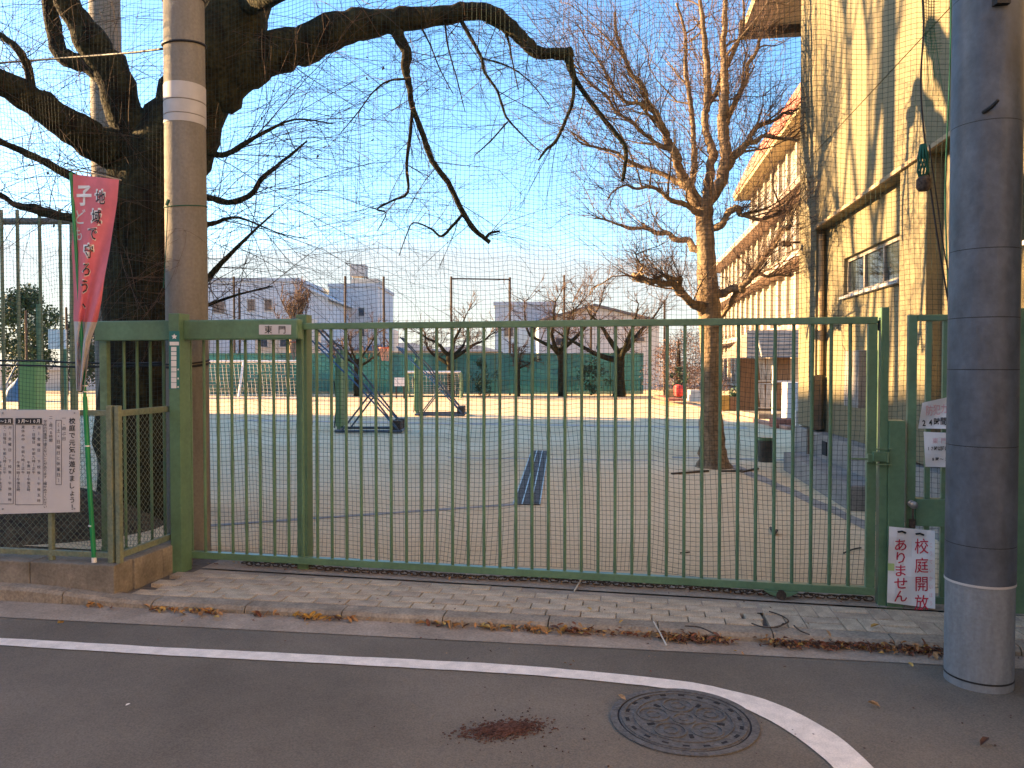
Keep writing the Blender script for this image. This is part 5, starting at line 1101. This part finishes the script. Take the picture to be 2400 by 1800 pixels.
mb = MB(); a_, b_ = G(1600, 950, ZP), G(1852, 1008, ZP); mb.bar(a_ + Z * .04, b_ + Z * .04, .14, .09); tag(mb.build('brick_edging', M('pink_brick', (0.34, 0.19, 0.13), .9, .25, 10), None, bevel=.01), 'pinkish brick edging line running toward the hut', 'edging')
gc = thing('green_watering_can', 'green watering can and tools standing on the wooden planter', 'watering can', P(1752, 930, YP + .2)); q = P(1752, 930, YP + .2)
mb = MB(); mb.tube([q, q + Z * .14, q + Z * .15], [.1, .09, .03], 12); mb.build('body', M('bright_green', (0.05, 0.30, 0.12), .5), gc, smooth='auto'); tubeobj('spout', [q + Vector((.08, 0, .06)), q + Vector((.22, 0, .2))], .02, bpy.data.materials['bright_green'], gc); tubeobj('handle', [q + Vector((-.08, 0, .03)), q + Vector((-.16, 0, .12)), q + Vector((-.03, 0, .2))], .012, m_black, gc)
bn = thing('metal_bin', 'squat green rimmed rusty bin beside the pollarded tree', 'bin', P(1794, 1083, 11.3)); q = G(1794, 1082, ZP)
mb = MB(); mb.tube([q, q + Z * .33], [.105, .118], 24); mb.build('body', M('brown_drum', (0.055, 0.05, 0.04), .7, .4, 6), bn, smooth='auto'); mb = MB(); mb.tube([q + Z * .32, q + Z * .36], .122, 24); mb.build('rim', m_green, bn, smooth='auto')
mb = MB(); q = G(1866, 1081, ZP); mb.tube([q, q + Z * .75], .022, 8); tag(mb.build('white_stake', m_whitei, None), 'thin white stake against the corner of the cream wall', 'stake')

# ------------------------------------------------------------------ leaf litter, twigs and crumbs
rg = random.Random(21)
m_leaf = [M('leaf_tan', (0.36, 0.20, 0.085), .8, .3, 30), M('leaf_brown', (0.17, 0.065, 0.035), .85, .3, 30), M('leaf_yellow', (0.46, 0.28, 0.07), .75, .25, 30), M('leaf_dark', (0.075, 0.04, 0.028), .9, .3, 30)]
def leaf(mb, q, s, flat=.35):
    n = Vector((rg.gauss(0, flat), rg.gauss(0, flat), 1)).normalized(); a = n.orthogonal().normalized(); w = rg.uniform(0, 6.28); a, b = a * math.cos(w) + n.cross(a) * math.sin(w), n.cross(a) * math.cos(w) - a * math.sin(w)
    c_ = n * s * rg.uniform(.1, .45); wd = rg.uniform(.3, .5)
    mb.add([q - a * s, q - a * s * .3 + b * s * wd + c_, q + a * s * .5 + b * s * wd * .8 + c_, q + a * s, q + a * s * .5 - b * s * wd * .8 + c_, q - a * s * .3 - b * s * wd + c_, q - a * s * .2, q + a * s * .45], [(0, 6, 1), (6, 7, 2, 1), (7, 3, 2), (0, 5, 6), (6, 5, 4, 7), (7, 4, 3)])
bands = [(-2.62, -2.42, 14, .03), (-2.22, -.9, 190, .045), (-1.0, -.5, 24, .03), (-.55, .1, 75, .045), (.1, .8, 240, .06), (.8, 1.7, 700, .09), (1.7, 2.6, 520, .07), (2.6, 3.4, 80, .06)]
mbs = [MB() for _ in m_leaf]
for s0, s1, n, wd in bands:
    for _ in range(n):
        s = rg.uniform(s0, s1)
        if noise.noise(Vector((s * 4.3, 1.7, 0))) < rg.uniform(-.45, .25) - (.15 if n > 200 else 0): continue
        t = -abs(rg.gauss(0, wd * .5)) - .008; p = KF(s, t, .014 + abs(rg.gauss(0, .008)) * (1 if n < 200 else 1.8))
        k = rg.choices(range(4), (.55, .15, .25, .05) if s < .3 else (.3, .45, .07, .18))[0]; leaf(mbs[k], p, rg.uniform(.008, .024) if s > .3 else rg.uniform(.012, .032), .5)
for _ in range(70):
    s = rg.uniform(-2, 2.6); p = KF(s, rg.choice([rg.uniform(.1, .7), rg.uniform(-.5, 0)]), .06); p.z = .063 if KF.inv(p)[1] > 0.05 else .012; leaf(mbs[rg.choices(range(4), (.3, .2, .1, .4))[0]], p, rg.uniform(.005, .011))
for _ in range(160):
    s = rg.uniform(gs(480), gs(2060)); leaf(mbs[rg.choices(range(4), (.3, .4, .1, .2))[0]], GF(s, rg.gauss(.05, .04), ZP + .012), rg.uniform(.008, .02))
for mb, m_, nm in zip(mbs, m_leaf, ('tan', 'brown', 'yellow', 'dark')):
    o = mb.build('leaf_litter', m_, None, kind='stuff', fix=False); o['label'] = nm + ' fallen leaves drifted along the kerb gutter'; o['category'] = 'leaves'
for x, y, s, k, lab in ((426, 1437, .045, 2, 'yellow green leaf standing up against the kerb'), (468, 1440, .045, 0, 'orange tan leaf standing up against the kerb'), (507, 1447, .035, 2, 'pale curled leaf lying by the kerb'), (1135, 1470, .045, 2, 'big round yellow leaf lying on the gutter by the lowered kerb'), (1311, 1482, .03, 2, 'small yellow leaf at the start of the brown leaf drift'), (1381, 1427, .022, 2, 'yellow leaf lying on the paving bricks under the gate'), (1456, 1457, .02, 2, 'thin yellow leaf on the bricks near the kerb edge'), (1192, 1419, .018, 0, 'tan leaf on the bricks below the middle of the gate'), (2051, 1467, .028, 2, 'yellow leaf on the bricks before the red lettered notice'), (1941, 1485, .028, 0, 'pinkish tan leaf on the kerb edge left of the notice'), (1458, 1634, .03, 0, 'pale leaf lying beside the manhole cover'), (2048, 1651, .028, 0, 'pale leaf on the asphalt inside the curve'), (2135, 1557, .026, 2, 'yellow leaf on the gutter beside the utility pole'), (2308, 1738, .035, 3, 'crumpled dark leaf on the asphalt at the corner'), (300, 1651, .014, 2, 'tiny white scrap lying on the road'), (142, 1460, .025, 2, 'single tan leaf on the gutter below the base wall')):
    mb = MB(); zz_ = .014 if y > 1490 or y < 1490 and y > 1468 and x < 1300 else .066
    if y in (1437, 1440, 1447, 1470, 1482, 1460, 1557): zz_ = .02
    leaf(mb, G(x, y, zz_), s, .9 if y in (1437, 1440) else .25); tag(mb.build('fallen_leaf', m_leaf[k] if x != 300 else m_whitei, None, fix=False), lab, 'leaf', 'single fallen leaves')
# heap of brown crumbs on the road
mb = MB(); cc = G(1180, 1712, 0)
for _ in range(3200):
    a, r_ = rg.uniform(0, 6.28), abs(rg.gauss(0, .38)); p = cc + Vector((r_ * math.cos(a) * .22 + rg.gauss(0, .02), r_ * math.sin(a) * .10 + r_ * math.cos(a) * .05, 0)); s = rg.uniform(.0008, .0042); p.z = .003 + max(0, .012 - r_ * .012) * rg.random()
    mb.obox(p, Vector((s * rg.uniform(.5, 1.6), s * rg.uniform(-.8, .8), s * .3)), Vector((-s * .3, s * .6, 0)), Vector((0, 0, s * .4)))
o = mb.build('crumb_heap', M('red_brown_crumbs', (0.095, 0.04, 0.025), .95, .4, 60), None, kind='stuff', fix=False); o['label'] = 'small heap of reddish brown wood crumbs on the asphalt'; o['category'] = 'debris'
mb = MB()
for _ in range(90):
    p = G(rg.uniform(1320, 2380) if rg.random() < .3 else rg.gauss(1260, 90), rg.gauss(1710, 40), .004); s = rg.uniform(.001, .004); mb.obox(p, Vector((s, s * rg.uniform(-.5, .5), 0)), Vector((0, s * .7, 0)), Vector((0, 0, s * .5)))
o = mb.build('stray_crumbs', m_leaf[3], None, kind='stuff', fix=False); o['label'] = 'dark crumbs scattered over the asphalt'; o['category'] = 'debris'
def stick(label, pts, r=.004, mat=m_rust):
    mb = MB(); mb.tube(cr([Vector(p) for p in pts], 4), r, 6); tag(mb.build('dry_twig', mat, None), label, 'twig', 'dry twigs on the ground')
zb_ = .066
stick('dark curved twig arching over the bricks left of the notice', [G(1803, 1433, zb_), G(1830, 1442, zb_), G(1848, 1455, zb_), G(1835, 1464, zb_), G(1815, 1470, zb_)])
stick('dark bow shaped twig lying on the bricks left of the notice', [G(1762, 1461, zb_), G(1790, 1470, zb_), G(1822, 1470, zb_), G(1836, 1461, zb_)])
stick('short dark twig slanting to the kerb left of the notice', [G(1861, 1466, zb_), G(1875, 1478, zb_), G(1897, 1487, zb_)])
stick('dark twig on the kerb above the brown leaf drift', [G(1605, 1467, zb_), G(1640, 1470, zb_), G(1672, 1484, zb_)])
stick('pale straw stuck under the gate near the chain', [G(1346, 1385, ZP + .01), G(1362, 1358, ZP + .03)], .005, m_latt)
stick('pale bent straw lying in the leaf drift by the kerb', [G(1532, 1457, .07), G(1545, 1480, .05), G(1562, 1512, .025)], .004, m_latt)
stick('forked dark twig on the sand behind the bars', [G(1806, 1237, ZP + .02), G(1815, 1250, ZP + .02), G(1820, 1243, ZP + .03)], .012)
stick('short dark twig on the sand near the latch end', [G(1978, 1296, ZP + .01), G(2000, 1287, ZP + .015), G(2018, 1284, ZP + .01)], .006)
stick('tiny dark twig on the sand behind the gate', [G(1594, 1296, ZP + .01), G(1616, 1294, ZP + .01)], .006)
